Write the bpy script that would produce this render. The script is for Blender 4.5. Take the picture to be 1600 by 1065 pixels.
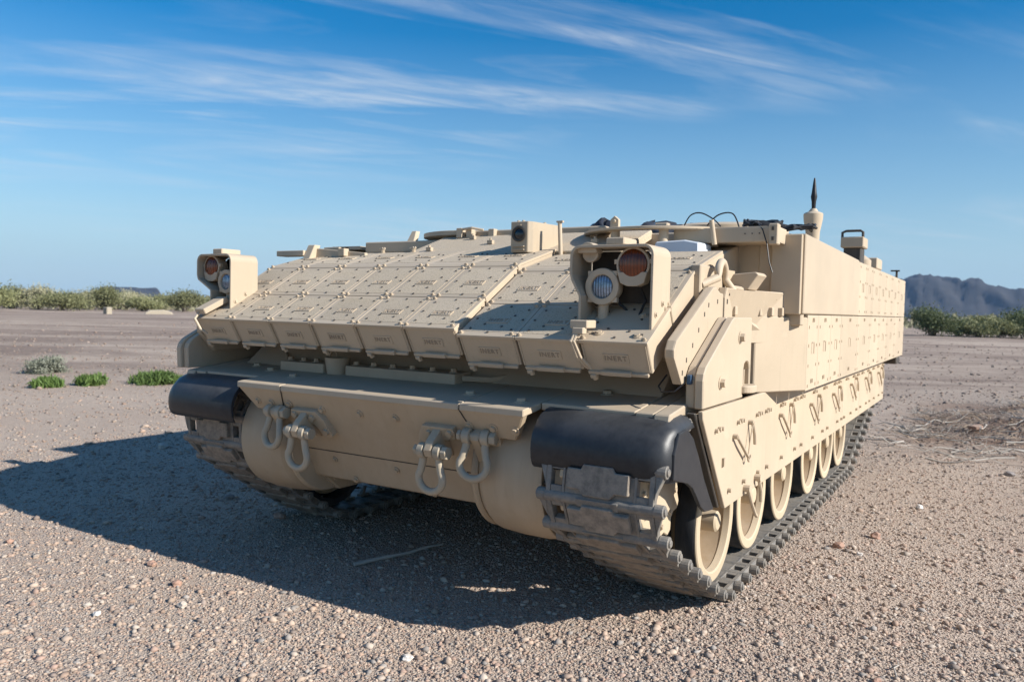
import bpy, bmesh, math, random
import numpy as np
from mathutils import Matrix, Vector, Euler

for o in list(bpy.data.objects): bpy.data.objects.remove(o, do_unlink=True)
scene = bpy.context.scene
COL = scene.collection
R = math.radians
rnd = random.Random(7)

# ------------------------------------------------------------------ camera
# vehicle frame = world frame: x across the bow, y back along the hull, z up, ground at z = 0
cam_d = bpy.data.cameras.new('camera')
cam = bpy.data.objects.new('camera', cam_d); COL.objects.link(cam)
right = Vector((0.85138851, 0.52401442, 0.02337719))
up = Vector((-0.04150519, 0.02287365, 0.99887643))
back = Vector((0.52289093, -0.85140219, 0.04122368))
m = Matrix((right, up, back)).transposed().to_4x4()
m.translation = Vector((2.82, -3.10, 1.56))
cam.matrix_world = m
cam_d.sensor_width = 36.0
cam_d.lens = 27.64
cam_d.clip_start = 0.05
cam_d.clip_end = 20000
cam_d.dof.use_dof = True
cam_d.dof.focus_distance = 4.3
cam_d.dof.aperture_fstop = 3.2
scene.camera = cam

# ------------------------------------------------------------------ light: sky and sun
SUN = Vector((1.77, 0.14, 1.0)).normalized()
SUN_EL = math.asin(SUN.z)
world = bpy.data.worlds.new('World'); scene.world = world
world.use_nodes = True
wt = world.node_tree; wt.nodes.clear()


class N:
    """tiny node helper"""
    def __init__(s, tree): s.t = tree
    def __call__(s, typ, **kw):
        n = s.t.nodes.new(typ)
        for k, v in kw.items():
            if k == 'inp':
                for kk, vv in v.items(): n.inputs[kk].default_value = vv
            else: setattr(n, k, v)
        return n
    def link(s, a, b): s.t.links.new(a, b)
    def math(s, op, a, b=None, c=None, clamp=False):
        n = s.t.nodes.new('ShaderNodeMath'); n.operation = op; n.use_clamp = clamp
        for i, v in enumerate((a, b, c)):
            if v is None: continue
            if isinstance(v, (int, float)): n.inputs[i].default_value = v
            else: s.t.links.new(v, n.inputs[i])
        return n.outputs[0]
    def mix(s, fac, a, b, blend='MIX'):
        n = s.t.nodes.new('ShaderNodeMix'); n.data_type = 'RGBA'; n.blend_type = blend
        for key, v in ((0, fac), (6, a), (7, b)):
            if isinstance(v, (int, float)): n.inputs[key].default_value = v
            elif isinstance(v, (tuple, list)): n.inputs[key].default_value = (*v[:3], 1)
            else: s.t.links.new(v, n.inputs[key])
        return n.outputs[2]
    def ramp(s, fac, stops, mode='LINEAR'):
        n = s.t.nodes.new('ShaderNodeValToRGB'); n.color_ramp.interpolation = mode
        el = n.color_ramp.elements
        while len(el) < len(stops): el.new(0.5)
        for e, (p, c) in zip(el, stops):
            e.position = p
            e.color = (c, c, c, 1) if isinstance(c, (int, float)) else (*c[:3], 1)
        s.t.links.new(fac, n.inputs[0])
        return n.outputs[0]
    def noise(s, vec, scale, detail=4, rough=.55, dist=0.0):
        n = s.t.nodes.new('ShaderNodeTexNoise')
        n.inputs['Scale'].default_value = scale; n.inputs['Detail'].default_value = detail
        n.inputs['Roughness'].default_value = rough; n.inputs['Distortion'].default_value = dist
        if vec is not None: s.t.links.new(vec, n.inputs['Vector'])
        return n.outputs[0]
    def mapping(s, vec, loc=(0, 0, 0), rot=(0, 0, 0), scale=(1, 1, 1)):
        n = s.t.nodes.new('ShaderNodeMapping')
        n.inputs['Location'].default_value = loc; n.inputs['Rotation'].default_value = rot
        n.inputs['Scale'].default_value = scale
        s.t.links.new(vec, n.inputs['Vector'])
        return n.outputs[0]


w = N(wt)
sky = w('ShaderNodeTexSky', sky_type='NISHITA', sun_disc=False)
sky.sun_elevation = SUN_EL
sky.sun_rotation = math.atan2(SUN.x, SUN.y)
sky.altitude = 300; sky.air_density = 1.0; sky.dust_density = 0.05; sky.ozone_density = 1.6
# thin cirrus: a cloud sheet high above, seen along the view direction
tc = w('ShaderNodeTexCoord')
sep = w('ShaderNodeSeparateXYZ'); w.link(tc.outputs['Generated'], sep.inputs[0])
zz = w.math('MAXIMUM', w.math('ADD', sep.outputs[2], 0.10), 0.03)
comb = w('ShaderNodeCombineXYZ')
w.link(w.math('DIVIDE', sep.outputs[0], zz), comb.inputs[0])
w.link(w.math('DIVIDE', sep.outputs[1], zz), comb.inputs[1])
v0 = comb.outputs[0]
SX, PX = 9.1, 5.1


def streaked(ang, loc, scale):
    return w.mapping(w.mapping(v0, rot=(0, 0, R(-ang))), loc=loc, scale=scale)


wisp = w.noise(streaked(50, (SX, 2.3, 0), (0.34, 1.25, 1)), 1.25, 12, .60, 1.6)
fine = w.noise(streaked(57, (3.1, 0.2, 0), (0.8, 3.6, 1)), 1.6, 10, .66, 1.8)
patch = w.noise(streaked(40, (PX, 1.1, 0), (.5, .7, 1)), .7, 4, .55, .5)
c1 = w.ramp(wisp, [(.44, 0.0), (.76, 1.0)])
c2 = w.ramp(fine, [(.30, 0.15), (.72, 1.0)])
c3 = w.ramp(patch, [(.42, 0.0), (.62, 1.0)])
cov = w.math('MULTIPLY', w.math('MULTIPLY', c1, c2), c3)
fade = w.ramp(sep.outputs[2], [(.02, 0.0), (.12, 1.0)])
cov = w.math('MULTIPLY', w.math('MULTIPLY', cov, fade), .95, clamp=True)
skyc = w('ShaderNodeHueSaturation', inp={'Saturation': 1.55, 'Value': 1.34}); w.link(sky.outputs[0], skyc.inputs['Color'])
hzf = w.ramp(sep.outputs[2], [(-.02, .97), (.06, .80), (.14, .45), (.32, 0.0)])
skyh = w.mix(hzf, skyc.outputs[0], (3.9, 5.8, 7.5))       # pale blue low sky all round the horizon
cloudy = w.mix(cov, skyh, (7.5, 8.0, 8.6))
bg = w('ShaderNodeBackground', inp={'Strength': 0.065})
w.link(cloudy, bg.inputs['Color'])
wo = w('ShaderNodeOutputWorld'); w.link(bg.outputs[0], wo.inputs[0])

sun_d = bpy.data.lights.new('sun', 'SUN'); sun_d.energy = 5.0; sun_d.angle = R(.53); sun_d.color = (1.0, .955, .885)
sun = bpy.data.objects.new('sun', sun_d); COL.objects.link(sun)
sun.rotation_euler = SUN.to_track_quat('Z', 'Y').to_euler()
sun.location = (20, 2, 12)

scene.view_settings.view_transform = 'Standard'
scene.view_settings.look = 'None'
scene.view_settings.exposure = 0.60
scene.view_settings.gamma = 1.0
scene.view_settings.use_curve_mapping = False
scene.render.engine = 'CYCLES'
scene.cycles.use_denoising = True
scene.cycles.max_bounces = 6
scene.cycles.diffuse_bounces = 3
scene.cycles.glossy_bounces = 3
scene.cycles.transparent_max_bounces = 6


# ------------------------------------------------------------------ materials
def new_mat(name):
    mt = bpy.data.materials.new(name); mt.use_nodes = True
    mt.node_tree.nodes.clear()
    n = N(mt.node_tree)
    out = n('ShaderNodeOutputMaterial'); b = n('ShaderNodeBsdfPrincipled')
    n.link(b.outputs[0], out.inputs[0])
    return mt, n, b


def bump(n, b, height, strength, dist=.01):
    bp = n('ShaderNodeBump', inp={'Strength': strength, 'Distance': dist})
    n.link(height, bp.inputs['Height']); n.link(bp.outputs[0], b.inputs['Normal'])


def paint(name, col, dusty=(.50, .40, .29), dust=.35, rough=.62, grain=.12, scale=1.0, coarse=False, iso=False):
    mt, n, b = new_mat(name)
    pos = n('ShaderNodeNewGeometry').outputs['Position']
    big = n.noise(pos, 1.7 * scale, 5, .6)
    streak = n.noise(pos, 24, 6, .7) if iso else n.noise(n.mapping(pos, scale=(9, 9, 1.2)), 1.6, 4, .6)
    grainn = n.noise(pos, 260, 2, .5)
    c = n.mix(n.ramp(big, [(.35, 0.0), (.7, 1.0)]), tuple(x * .93 for x in col), tuple(min(1, x * 1.06) for x in col))
    dm = n.math('MULTIPLY', n.ramp(streak, [(.34, 0.0), (.60, 1.0)] if iso else [(.42, 0.0), (.75, 1.0)]), dust)
    c = n.mix(dm, c, dusty)
    scr = n.noise(n.mapping(pos, rot=(.4, .7, .2), scale=(30, 30, 4)), 3.0, 3, .7)
    c = n.mix(n.math('MULTIPLY', n.ramp(scr, [(.66, 0.0), (.74, 1.0)]), .25), c, tuple(x * .72 for x in col))
    # light scuffs and rubbed patches, and a slightly different fade on every piece
    rub = n.noise(pos, 7.5, 6, .72, .4)
    c = n.mix(n.math('MULTIPLY', n.ramp(rub, [(.60, 0.0), (.68, 1.0)]), .20), c, tuple(min(1, x * 1.22 + .02) for x in col))
    run = n.noise(n.mapping(pos, scale=(38, 38, 2.2)), 1.0, 3, .6)
    c = n.mix(n.math('MULTIPLY', n.ramp(run, [(.58, 0.0), (.72, 1.0)]), .16), c, tuple(x * .60 for x in col))
    nz = n('ShaderNodeSeparateXYZ'); n.link(n('ShaderNodeNewGeometry').outputs['Normal'], nz.inputs[0])
    settle = n.math('MULTIPLY', n.math('MAXIMUM', nz.outputs[2], 0.0), n.ramp(n.noise(pos, 4.5, 6, .7), [(.30, .15), (.65, 1.0)]))
    c = n.mix(n.math('MULTIPLY', settle, .30), c, tuple(min(1, x * .6 + .20) for x in dusty))
    hv = n('ShaderNodeHueSaturation'); n.link(c, hv.inputs['Color'])
    n.link(n.math('ADD', n.math('MULTIPLY', n('ShaderNodeObjectInfo').outputs['Random'], .13), .935), hv.inputs['Value'])
    c = hv.outputs[0]
    n.link(c, b.inputs['Base Color'])
    n.link(n.math('ADD', n.math('MULTIPLY', big, .18), rough - .09), b.inputs['Roughness'])
    b.inputs['Specular IOR Level'].default_value = .35
    if coarse:
        sp = n.noise(pos, 150, 3, .65)
        vor = n('ShaderNodeTexVoronoi', inp={'Scale': 210.0}); n.link(pos, vor.inputs['Vector'])
        h = n.math('ADD', sp, n.math('MULTIPLY', vor.outputs[0], .5))
        bump(n, b, h, .35, .005)
        c2 = n.mix(n.ramp(sp, [(.36, 1.0), (.45, 0.0)]), c, tuple(x * .58 for x in col))
        n.link(c2, b.inputs['Base Color'])
    else:
        bump(n, b, n.math('ADD', grainn, n.math('MULTIPLY', big, .6)), grain, .003)
    return mt


TAN = (.475, .382, .272)
M = {}
M['tan'] = paint('sand_paint', TAN)
M['tan_clean'] = paint('sand_paint_smooth', (.46, .37, .262), dust=.2, rough=.5, grain=.06)
M['tan_pad'] = paint('antiskid_sand_paint', (.50, .405, .285), dust=.25, rough=.85, coarse=True)
M['tan_shaded'] = paint('sand_paint_nose_shaded', (.44, .34, .228), dust=.3)  # same sand paint, browned so the bow's shade sits in the colour
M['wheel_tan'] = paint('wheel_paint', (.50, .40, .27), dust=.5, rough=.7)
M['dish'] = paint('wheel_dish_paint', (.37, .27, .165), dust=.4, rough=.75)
M['steel'] = paint('track_steel', (.13, .128, .122), dusty=(.34, .285, .22), dust=.5, rough=.55, grain=.35, iso=True)
M['shackle'] = paint('worn_shackle_steel', (.39, .325, .235), dusty=(.44, .36, .26), dust=.4, rough=.5, grain=.3)
M['pad'] = paint('dusty_track_pad', (.17, .145, .12), dusty=(.36, .30, .235), dust=.65, rough=.85, grain=.4, iso=True)
M['rubber'] = paint('black_rubber', (.018, .020, .024), dusty=(.085, .085, .085), dust=.14, rough=.40, grain=.12, iso=True)
M['tyre'] = paint('road_wheel_rubber', (.028, .030, .033), dusty=(.14, .12, .10), dust=.45, rough=.75, grain=.3)
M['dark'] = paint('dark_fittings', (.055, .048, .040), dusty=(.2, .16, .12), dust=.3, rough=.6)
M['cable'] = paint('black_cable', (.012, .012, .014), dusty=(.06, .055, .05), dust=.2, rough=.45)
M['tarp'] = paint('black_plastic_sheet', (.012, .016, .028), dusty=(.05, .05, .055), dust=.1, rough=.22)
M['white'] = paint('white_wrap', (.66, .70, .74), dusty=(.62, .6, .56), dust=.2, rough=.4)
M['blue'] = paint('blue_connector', (.03, .07, .13), dusty=(.1, .1, .12), dust=.2, rough=.4)
M['wood'] = paint('dry_grey_wood', (.42, .38, .33), dusty=(.52, .47, .40), dust=.5, rough=.85, grain=.5)
M['bark'] = paint('bark', (.10, .075, .055), dusty=(.16, .13, .1), dust=.4, rough=.9, grain=.5)
M['letter'] = paint('shaded_lettering', (.30, .24, .175), dusty=(.36, .29, .21), dust=.2, rough=.8)  # letters wear the plate's paint; darker tone stands in for relief shading
M['twig'] = paint('dry_brown_twigs', (.24, .17, .115), dusty=(.40, .33, .26), dust=.6, rough=.9, iso=True)
M['concrete'] = paint('pale_concrete', (.36, .31, .235), dusty=(.34, .29, .22), dust=.4, rough=.9)


def glass(name, col, rough, ridges, hi=1.35):
    mt, n, b = new_mat(name)
    tcn = n('ShaderNodeTexCoord').outputs['Object']
    wv = n('ShaderNodeTexWave', inp={'Scale': ridges, 'Distortion': .25}); wv.bands_direction = 'X'
    n.link(tcn, wv.inputs['Vector'])
    mott = n.noise(n.mapping(tcn, scale=(30, 30, 60)), 1.0, 3, .6)
    fac = n.math('MULTIPLY', wv.outputs[1], n.ramp(mott, [(.35, .25), (.65, 1.0)]))
    n.link(n.mix(fac, col, tuple(min(1, x * hi) for x in col)), b.inputs['Base Color'])
    b.inputs['Roughness'].default_value = rough
    b.inputs['Metallic'].default_value = .45
    b.inputs['Coat Weight'].default_value = .5; b.inputs['Coat Roughness'].default_value = .04
    bump(n, b, wv.outputs[1], .5, .004)
    return mt


M['lens'] = glass('clear_lamp_lens', (.10, .125, .16), .16, 22, 4.2)
M['amber'] = glass('amber_lamp_lens', (.105, .022, .004), .18, 20, 2.0)
M['dark_lens'] = glass('dark_camera_lens', (.015, .018, .022), .08, 3)


def leafmat(name, a, bcol, rough=.7):
    mt, n, b = new_mat(name)
    pos = n('ShaderNodeNewGeometry').outputs['Position']
    f = n.noise(pos, 1.3, 4, .6)
    rp = n('ShaderNodeObjectInfo').outputs['Random']
    c = n.mix(n.ramp(f, [(.3, 0.0), (.7, 1.0)]), a, bcol)
    hs = n('ShaderNodeHueSaturation'); n.link(c, hs.inputs['Color'])
    n.link(n.math('ADD', n.math('MULTIPLY', rp, .5), .75), hs.inputs['Value'])
    n.link(hs.outputs[0], b.inputs['Base Color'])
    b.inputs['Roughness'].default_value = rough
    b.inputs['Subsurface Weight'].default_value = 0.0
    tr = n('ShaderNodeBsdfTranslucent'); n.link(hs.outputs[0], tr.inputs[0])
    mx = n('ShaderNodeMixShader', inp={0: .25})
    n.link(b.outputs[0], mx.inputs[1]); n.link(tr.outputs[0], mx.inputs[2])
    out = [q for q in mt.node_tree.nodes if q.type == 'OUTPUT_MATERIAL'][0]
    n.link(mx.outputs[0], out.inputs[0])
    return mt


M['leaf_green'] = leafmat('fresh_green_leaves', (.10, .17, .035), (.16, .24, .06))
M['leaf_grey'] = leafmat('grey_sage_leaves', (.24, .26, .19), (.34, .35, .27))
M['leaf_olive'] = leafmat('olive_desert_leaves', (.17, .18, .075), (.29, .29, .14))
M['leaf_pale'] = leafmat('pale_desert_leaves', (.30, .29, .17), (.40, .37, .24))
M['leaf_dark'] = leafmat('dark_mesquite_leaves', (.085, .11, .045), (.15, .18, .075))

# ground
mt, n, b = new_mat('desert_gravel'); M['ground'] = mt
pos = n('ShaderNodeNewGeometry').outputs['Position']
big = n.noise(pos, .35, 5, .6)
med = n.noise(pos, 3.2, 5, .65)
vor = n('ShaderNodeTexVoronoi', inp={'Scale': 62.0, 'Randomness': 1.0}); n.link(pos, vor.inputs['Vector'])
vor2 = n('ShaderNodeTexVoronoi', inp={'Scale': 120.0}); n.link(pos, vor2.inputs['Vector'])
sand = n.mix(n.ramp(big, [(.35, 0.0), (.65, 1.0)]), (.425, .335, .265), (.475, .385, .308))
sand = n.mix(n.math('MULTIPLY', n.ramp(med, [(.45, 0.0), (.7, 1.0)]), .5), sand, (.36, .28, .22))
peb = n.ramp(n.math('FRACT', n.math('MULTIPLY', vor.outputs['Color'], 3.7)), [(0.0, (.24, .19, .17)), (.3, (.47, .37, .30)), (.6, (.58, .48, .40)), (.85, (.44, .32, .26)), (1.0, (.68, .62, .55))])
pebm = n.math('MULTIPLY', n.ramp(vor.outputs['Distance'], [(.32, 1.0), (.5, 0.0)]), .75)
near = n.mix(pebm, sand, peb)
# far: bands of dark desert pavement between pale wheel-worn strips, lying across the view
sp = n('ShaderNodeSeparateXYZ'); n.link(pos, sp.inputs[0])
# depth along the camera's heading (a ground direction, fixed in the world)
dep = n.math('ADD', n.math('MULTIPLY', sp.outputs[0], -.5229), n.math('MULTIPLY', sp.outputs[1], .8514))
lat = n.math('ADD', n.math('MULTIPLY', sp.outputs[0], .8514), n.math('MULTIPLY', sp.outputs[1], .5229))
cb = n('ShaderNodeCombineXYZ'); n.link(n.math('MULTIPLY', lat, .045), cb.inputs[0]); n.link(n.math('MULTIPLY', dep, .16), cb.inputs[1])
bands = n.math('ADD', n.math('MULTIPLY', n.noise(cb.outputs[0], 1.0, 9, .68, 1.2), .8), n.math('MULTIPLY', n.noise(pos, .55, 8, .72), .2))
darkp = n.ramp(bands, [(.42, 0.0), (.56, 1.0)])
fard = n.ramp(n.math('MULTIPLY', dep, .01), [(.085, 0.0), (.16, 1.0)])
pav = n.mix(n.ramp(n.noise(pos, 2.6, 9, .78), [(.38, 0.0), (.62, 1.0)]), (.175, .128, .105), (.30, .228, .185))
c = n.mix(n.math('MULTIPLY', n.math('MULTIPLY', darkp, fard), .9), near, pav)
bk = n.math('MULTIPLY', n.ramp(n.math('MULTIPLY', sp.outputs[1], .05), [(.33, 0.0), (.42, 1.0), (.62, 1.0), (.72, 0.0)]), n.ramp(n.math('MULTIPLY', n.math('ADD', sp.outputs[0], n.math('MULTIPLY', med, 1.5)), .1), [(.21, 0.0), (.30, 1.0)]))
soil = n.mix(n.noise(pos, 2.2, 5, .7), (.16, .098, .066), (.36, .24, .17))
c = n.mix(n.math('MULTIPLY', bk, n.ramp(n.noise(pos, 1.1, 4, .6), [(.35, .35), (.6, 1.0)])), c, soil)
n.link(c, b.inputs['Base Color'])
b.inputs['Roughness'].default_value = .95; b.inputs['Specular IOR Level'].default_value = .15
h = n.math('ADD', n.math('MULTIPLY', n.ramp(vor.outputs['Distance'], [(.1, 1.0), (.6, 0.0)]), .6), n.math('MULTIPLY', n.ramp(vor2.outputs['Distance'], [(.1, 1.0), (.6, 0.0)]), .3))
h = n.math('ADD', h, n.math('MULTIPLY', med, .8))
bump(n, b, h, .9, .012)

mt, n, b = new_mat('loose_stones'); M['stones'] = mt
at = n('ShaderNodeAttribute', attribute_name='stone_colour')
pos = n('ShaderNodeNewGeometry').outputs['Position']
n.link(n.mix(n.math('MULTIPLY', n.noise(pos, 180, 3), .5), at.outputs[0], (.24, .19, .155)), b.inputs['Base Color'])
b.inputs['Roughness'].default_value = .9

mt, n, b = new_mat('mountain_rock'); M['mountain'] = mt
pos = n('ShaderNodeNewGeometry').outputs['Position']
f = n.noise(n.mapping(pos, scale=(1, 1, .6)), .012, 8, .65)
n.link(n.mix(n.ramp(f, [(.35, 0.0), (.65, 1.0)]), (.018, .019, .022), (.042, .038, .037)), b.inputs['Base Color'])
b.inputs['Roughness'].default_value = 1.0


# ------------------------------------------------------------------ mesh helpers
class G:
    def __init__(s): s.v = []; s.f = []
    def add(s, vs, fs):
        o = len(s.v); s.v += [tuple(p) for p in vs]; s.f += [tuple(i + o for i in q) for q in fs]; return s
    def box(s, x0, x1, y0, y1, z0, z1, mat=None):
        vs = [(x, y, z) for z in (z0, z1) for y in (y0, y1) for x in (x0, x1)]
        if mat is not None: vs = [mat @ Vector(p) for p in vs]
        return s.add(vs, [(0, 2, 3, 1), (4, 5, 7, 6), (0, 1, 5, 4), (2, 6, 7, 3), (0, 4, 6, 2), (1, 3, 7, 5)])
    def prism(s, poly, vec, mat=None):
        n = len(poly); vec = Vector(vec)
        a = [Vector(p) for p in poly]; b = [p + vec for p in a]
        vs = a + b
        if mat is not None: vs = [mat @ p for p in vs]
        return s.add(vs, [tuple(range(n))[::-1], tuple(range(n, 2 * n))] + [(i, (i + 1) % n, n + (i + 1) % n, n + i) for i in range(n)])
    def yz(s, poly, x0, x1): return s.prism([(x0, y, z) for y, z in poly], (x1 - x0, 0, 0))
    def xz(s, poly, y0, y1): return s.prism([(x, y0, z) for x, z in poly], (0, y1 - y0, 0))
    def xy(s, poly, z0, z1): return s.prism([(x, y, z0) for x, y in poly], (0, 0, z1 - z0))
    def lathe(s, org, axis, prof, n=24, closed=False):
        org = Vector(org); ax = Vector(axis).normalized()
        u = ax.orthogonal().normalized(); w_ = ax.cross(u)
        vs = []
        for r, h in prof:
            for k in range(n):
                a = 2 * math.pi * k / n
                vs.append(org + ax * h + (u * math.cos(a) + w_ * math.sin(a)) * r)
        m_ = len(prof); fs = []
        for i in range(m_ if closed else m_ - 1):
            j = (i + 1) % m_
            for k in range(n):
                k2 = (k + 1) % n
                fs.append((i * n + k, i * n + k2, j * n + k2, j * n + k))
        if not closed:
            fs.append(tuple(range(n))[::-1]); fs.append(tuple((m_ - 1) * n + k for k in range(n)))
        return s.add(vs, fs)
    def cyl(s, p0, p1, r0, r1=None, n=12):
        p0 = Vector(p0); p1 = Vector(p1); L = (p1 - p0).length
        return s.lathe(p0, p1 - p0, [(r0, 0), (r0 if r1 is None else r1, L)], n)
    def tube(s, pts, r, n=8, closed=False, taper=None):
        pts = [Vector(p) for p in pts]; m_ = len(pts); vs = []; prev = None
        for i, p in enumerate(pts):
            if closed: t = pts[(i + 1) % m_] - pts[i - 1]
            else: t = pts[min(i + 1, m_ - 1)] - pts[max(i - 1, 0)]
            t.normalize()
            if prev is None: u = t.orthogonal().normalized()
            else:
                u = prev - t * prev.dot(t)
                u = u.normalized() if u.length > 1e-6 else t.orthogonal().normalized()
            prev = u; w_ = t.cross(u)
            rr = r if taper is None else r + (taper - r) * i / (m_ - 1)
            for k in range(n):
                a = 2 * math.pi * k / n
                vs.append(p + (u * math.cos(a) + w_ * math.sin(a)) * rr)
        fs = []
        for i in range(m_ if closed else m_ - 1):
            j = (i + 1) % m_
            for k in range(n): fs.append((i * n + k, i * n + (k + 1) % n, j * n + (k + 1) % n, j * n + k))
        if not closed:
            fs.append(tuple(range(n))[::-1]); fs.append(tuple((m_ - 1) * n + k for k in range(n)))
        return s.add(vs, fs)
    def bolt(s, p, d, r=.012, h=.010, washer=True):
        p = Vector(p); d = Vector(d).normalized()
        if washer: s.cyl(p - d * .002, p + d * .003, r * 1.5, n=12)
        return s.cyl(p, p + d * h, r, r * .92, n=6)
    def mesh(s, name, bevel=0.0, smooth=False, seg=1):
        me = bpy.data.meshes.new(name)
        bm = bmesh.new()
        vs = [bm.verts.new(p) for p in s.v]
        for q in s.f:
            try: bm.faces.new([vs[i] for i in q])
            except ValueError: pass
        bmesh.ops.recalc_face_normals(bm, faces=bm.faces[:])
        if bevel > 0:
            ed = [e for e in bm.edges if len(e.link_faces) == 2 and e.calc_face_angle(0) > R(28)]
            bmesh.ops.bevel(bm, geom=ed, offset=bevel, segments=seg, profile=.7, affect='EDGES', clamp_overlap=True)
        if smooth:
            for fc in bm.faces: fc.smooth = True
            for e in bm.edges:
                if len(e.link_faces) == 2 and e.calc_face_angle(0) > R(32): e.smooth = False
        bm.to_mesh(me); bm.free()
        return me


def world_of(o): return o.get('_w') and Matrix([o['_w'][i * 4:i * 4 + 4] for i in range(4)]) or Matrix.Identity(4)


WM = {}


def put(me, name, material, parent=None, mat=None):
    """link a mesh as one object; mat is its world matrix"""
    o = bpy.data.objects.new(name, me); COL.objects.link(o)
    if material is not None and not me.materials: me.materials.append(material)
    mat = Matrix.Identity(4) if mat is None else mat
    WM[o] = mat
    if parent is not None:
        o.parent = parent; o.matrix_basis = WM[parent].inverted() @ mat
    else: o.matrix_basis = mat
    return o


def part(g, name, material, parent, bevel=0.0, smooth=False, mat=None, seg=1):
    return put(g.mesh(name, bevel, smooth, seg), name, M[material], parent, mat)


def tag(o, label=None, cat=None, group=None, kind=None):
    if label: o['label'] = label
    if cat: o['category'] = cat
    if group: o['group'] = group
    if kind: o['kind'] = kind
    return o


def empty(name, loc):
    o = bpy.data.objects.new(name, None); COL.objects.link(o)
    o.location = loc; o.empty_display_size = .2
    WM[o] = Matrix.Translation(Vector(loc))
    return o


BOLTS = {}


def bolts(parent, name, material, items, r=.012, h=.010, washer=True):
    """bolt heads as parts of their own, sharing one mesh per size"""
    key = (material, r, h, washer)
    if key not in BOLTS: BOLTS[key] = G().bolt((0, 0, 0), (0, 0, 1), r, h, washer).mesh(name)
    for p, d in items:
        q = Vector(d).normalized().to_track_quat('Z', 'Y').to_matrix().to_4x4()
        put(BOLTS[key], name, M[material], parent, Matrix.Translation(Vector(p)) @ q)


# ================================================================== GROUND, MOUNTAINS
def smooth01(t): t = max(0., min(1., t)); return t * t * (3 - 2 * t)


def hills(x, y):
    """ground height: flat under the vehicle, a low bank behind it on the right, gentle swells far off"""
    z = 0.0
    d = math.hypot(x - 1, y - 2)
    z += .018 * math.sin(x * 1.3 + .5) * math.sin(y * 1.1) * smooth01((d - 4.5) / 4)
    z += .05 * math.sin(x * .21 + 1) * math.sin(y * .17 + 2) * smooth01((d - 9) / 12)
    # graded bank right behind
    q = math.exp(-((y - 11.5) / 2.6) ** 2) * smooth01((x - 1.9) / 1.8) * smooth01((14 - x) / 5)
    z += .20 * q * (1 + .25 * math.sin(x * 2.3) + .2 * math.sin(y * 3.1 + x))
    return z


def build_ground():
    g = G(); rs = []
    r = .6
    while r < 9000: rs.append(r); r *= 1.075
    na = 200; cx, cy = 2.82, -3.1
    vs = [(cx, cy, 0)]
    for r in rs:
        for k in range(na):
            a = 2 * math.pi * k / na
            x = cx + r * math.cos(a); y = cy + r * math.sin(a)
            vs.append((x, y, hills(x, y) if r < 120 else 0.0))
    fs = [(0, 1 + k, 1 + (k + 1) % na) for k in range(na)]
    for i in range(len(rs) - 1):
        for k in range(na):
            a = 1 + i * na + k; b_ = 1 + i * na + (k + 1) % na
            fs.append((a, a + na, b_ + na, b_))
    g.add(vs, fs)
    o = part(g, 'ground', 'ground', None, smooth=True)
    tag(o, 'flat desert ground of pinkish gravel and sand', kind='structure')


build_ground()


def fnoise(x, seed):
    return sum(math.sin(x * f * 1.0 + seed * 1.7 + k * 2.1) * a for k, (f, a) in enumerate(((1.0, .5), (2.3, .28), (4.9, .16), (10.7, .09), (23., .05), (47., .03))))


def ridge(name, label, a0, a1, dist, top, depth, seed, rough=1.0):
    """a mountain range: azimuth range (deg from +y, clockwise), distance, crest height profile top(t)"""
    g = G(); na, nd = 220, 26; vs = []
    rr = random.Random(seed)
    for j in range(nd):
        s = j / (nd - 1)
        for i in range(na):
            t = i / (na - 1); a = R(a0 + (a1 - a0) * t)
            prof = math.sin(math.pi * min(1, s * 1.0)) if s < .5 else math.sin(math.pi * s)
            spur = .5 + .5 * fnoise(t * 60 + s * 5, seed + 3)
            h_ = top(t) * (prof ** (1.0 + .55 * spur * (1 - s))) * (1 + .05 * fnoise(t * 130 + s * 23, seed + 9) * rough)
            if j in (0, nd - 1): h_ = -3
            d = dist + depth * (s - .5) + 30 * fnoise(t * 25 + s * 9, seed)
            vs.append((2.82 + d * math.sin(a), -3.1 + d * math.cos(a), h_))
    fs = [(j * na + i, j * na + i + 1, (j + 1) * na + i + 1, (j + 1) * na + i) for j in range(nd - 1) for i in range(na - 1)]
    g.add(vs, fs)
    o = part(g, name, 'mountain', None, smooth=False)
    for p in o.data.polygons: p.use_smooth = True
    tag(o, label, kind='structure')


def top_right(t):
    base = 116 * smooth01(t / .10) * (1.0 - .42 * smooth01((t - .17) / .24)) * smooth01((1 - t) / .2)
    return max(2, base * (1 + .07 * fnoise(t * 28, 2.0) + .05 * fnoise(t * 75, 5.)))


ridge('mountain_range', 'dark blue rocky mountain range on the right horizon', -9, 24, 2500, top_right, 700, 4)


def top_left(t):
    return max(1.0, 9 + 26 * smooth01((t - .40) / .015) * smooth01((.56 - t) / .02) + 5 * fnoise(t * 12, 1.))


ridge('distant_mesa', 'low flat-topped mesa far off on the left horizon', -70, -44, 2500, top_left, 300, 8, .3)

# haze: the air between here and the mountains
hz = G().box(-3300, 2200, -400, 3100, -1.5, 150)
hzo = put(hz.mesh('haze'), 'haze', None)
hm = bpy.data.materials.new('haze_air'); hm.use_nodes = True; hm.node_tree.nodes.clear()
hn = N(hm.node_tree)
pv = hn('ShaderNodeVolumePrincipled'); pv.inputs['Color'].default_value = (.38, .62, 1.0, 1); pv.inputs['Density'].default_value = 8.0e-5
pv.inputs['Anisotropy'].default_value = 0.0
ho = hn('ShaderNodeOutputMaterial'); hn.link(pv.outputs[0], ho.inputs['Volume'])
hzo.data.materials.append(hm)
tag(hzo, 'pale blue haze in the desert air', kind='stuff')

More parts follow.
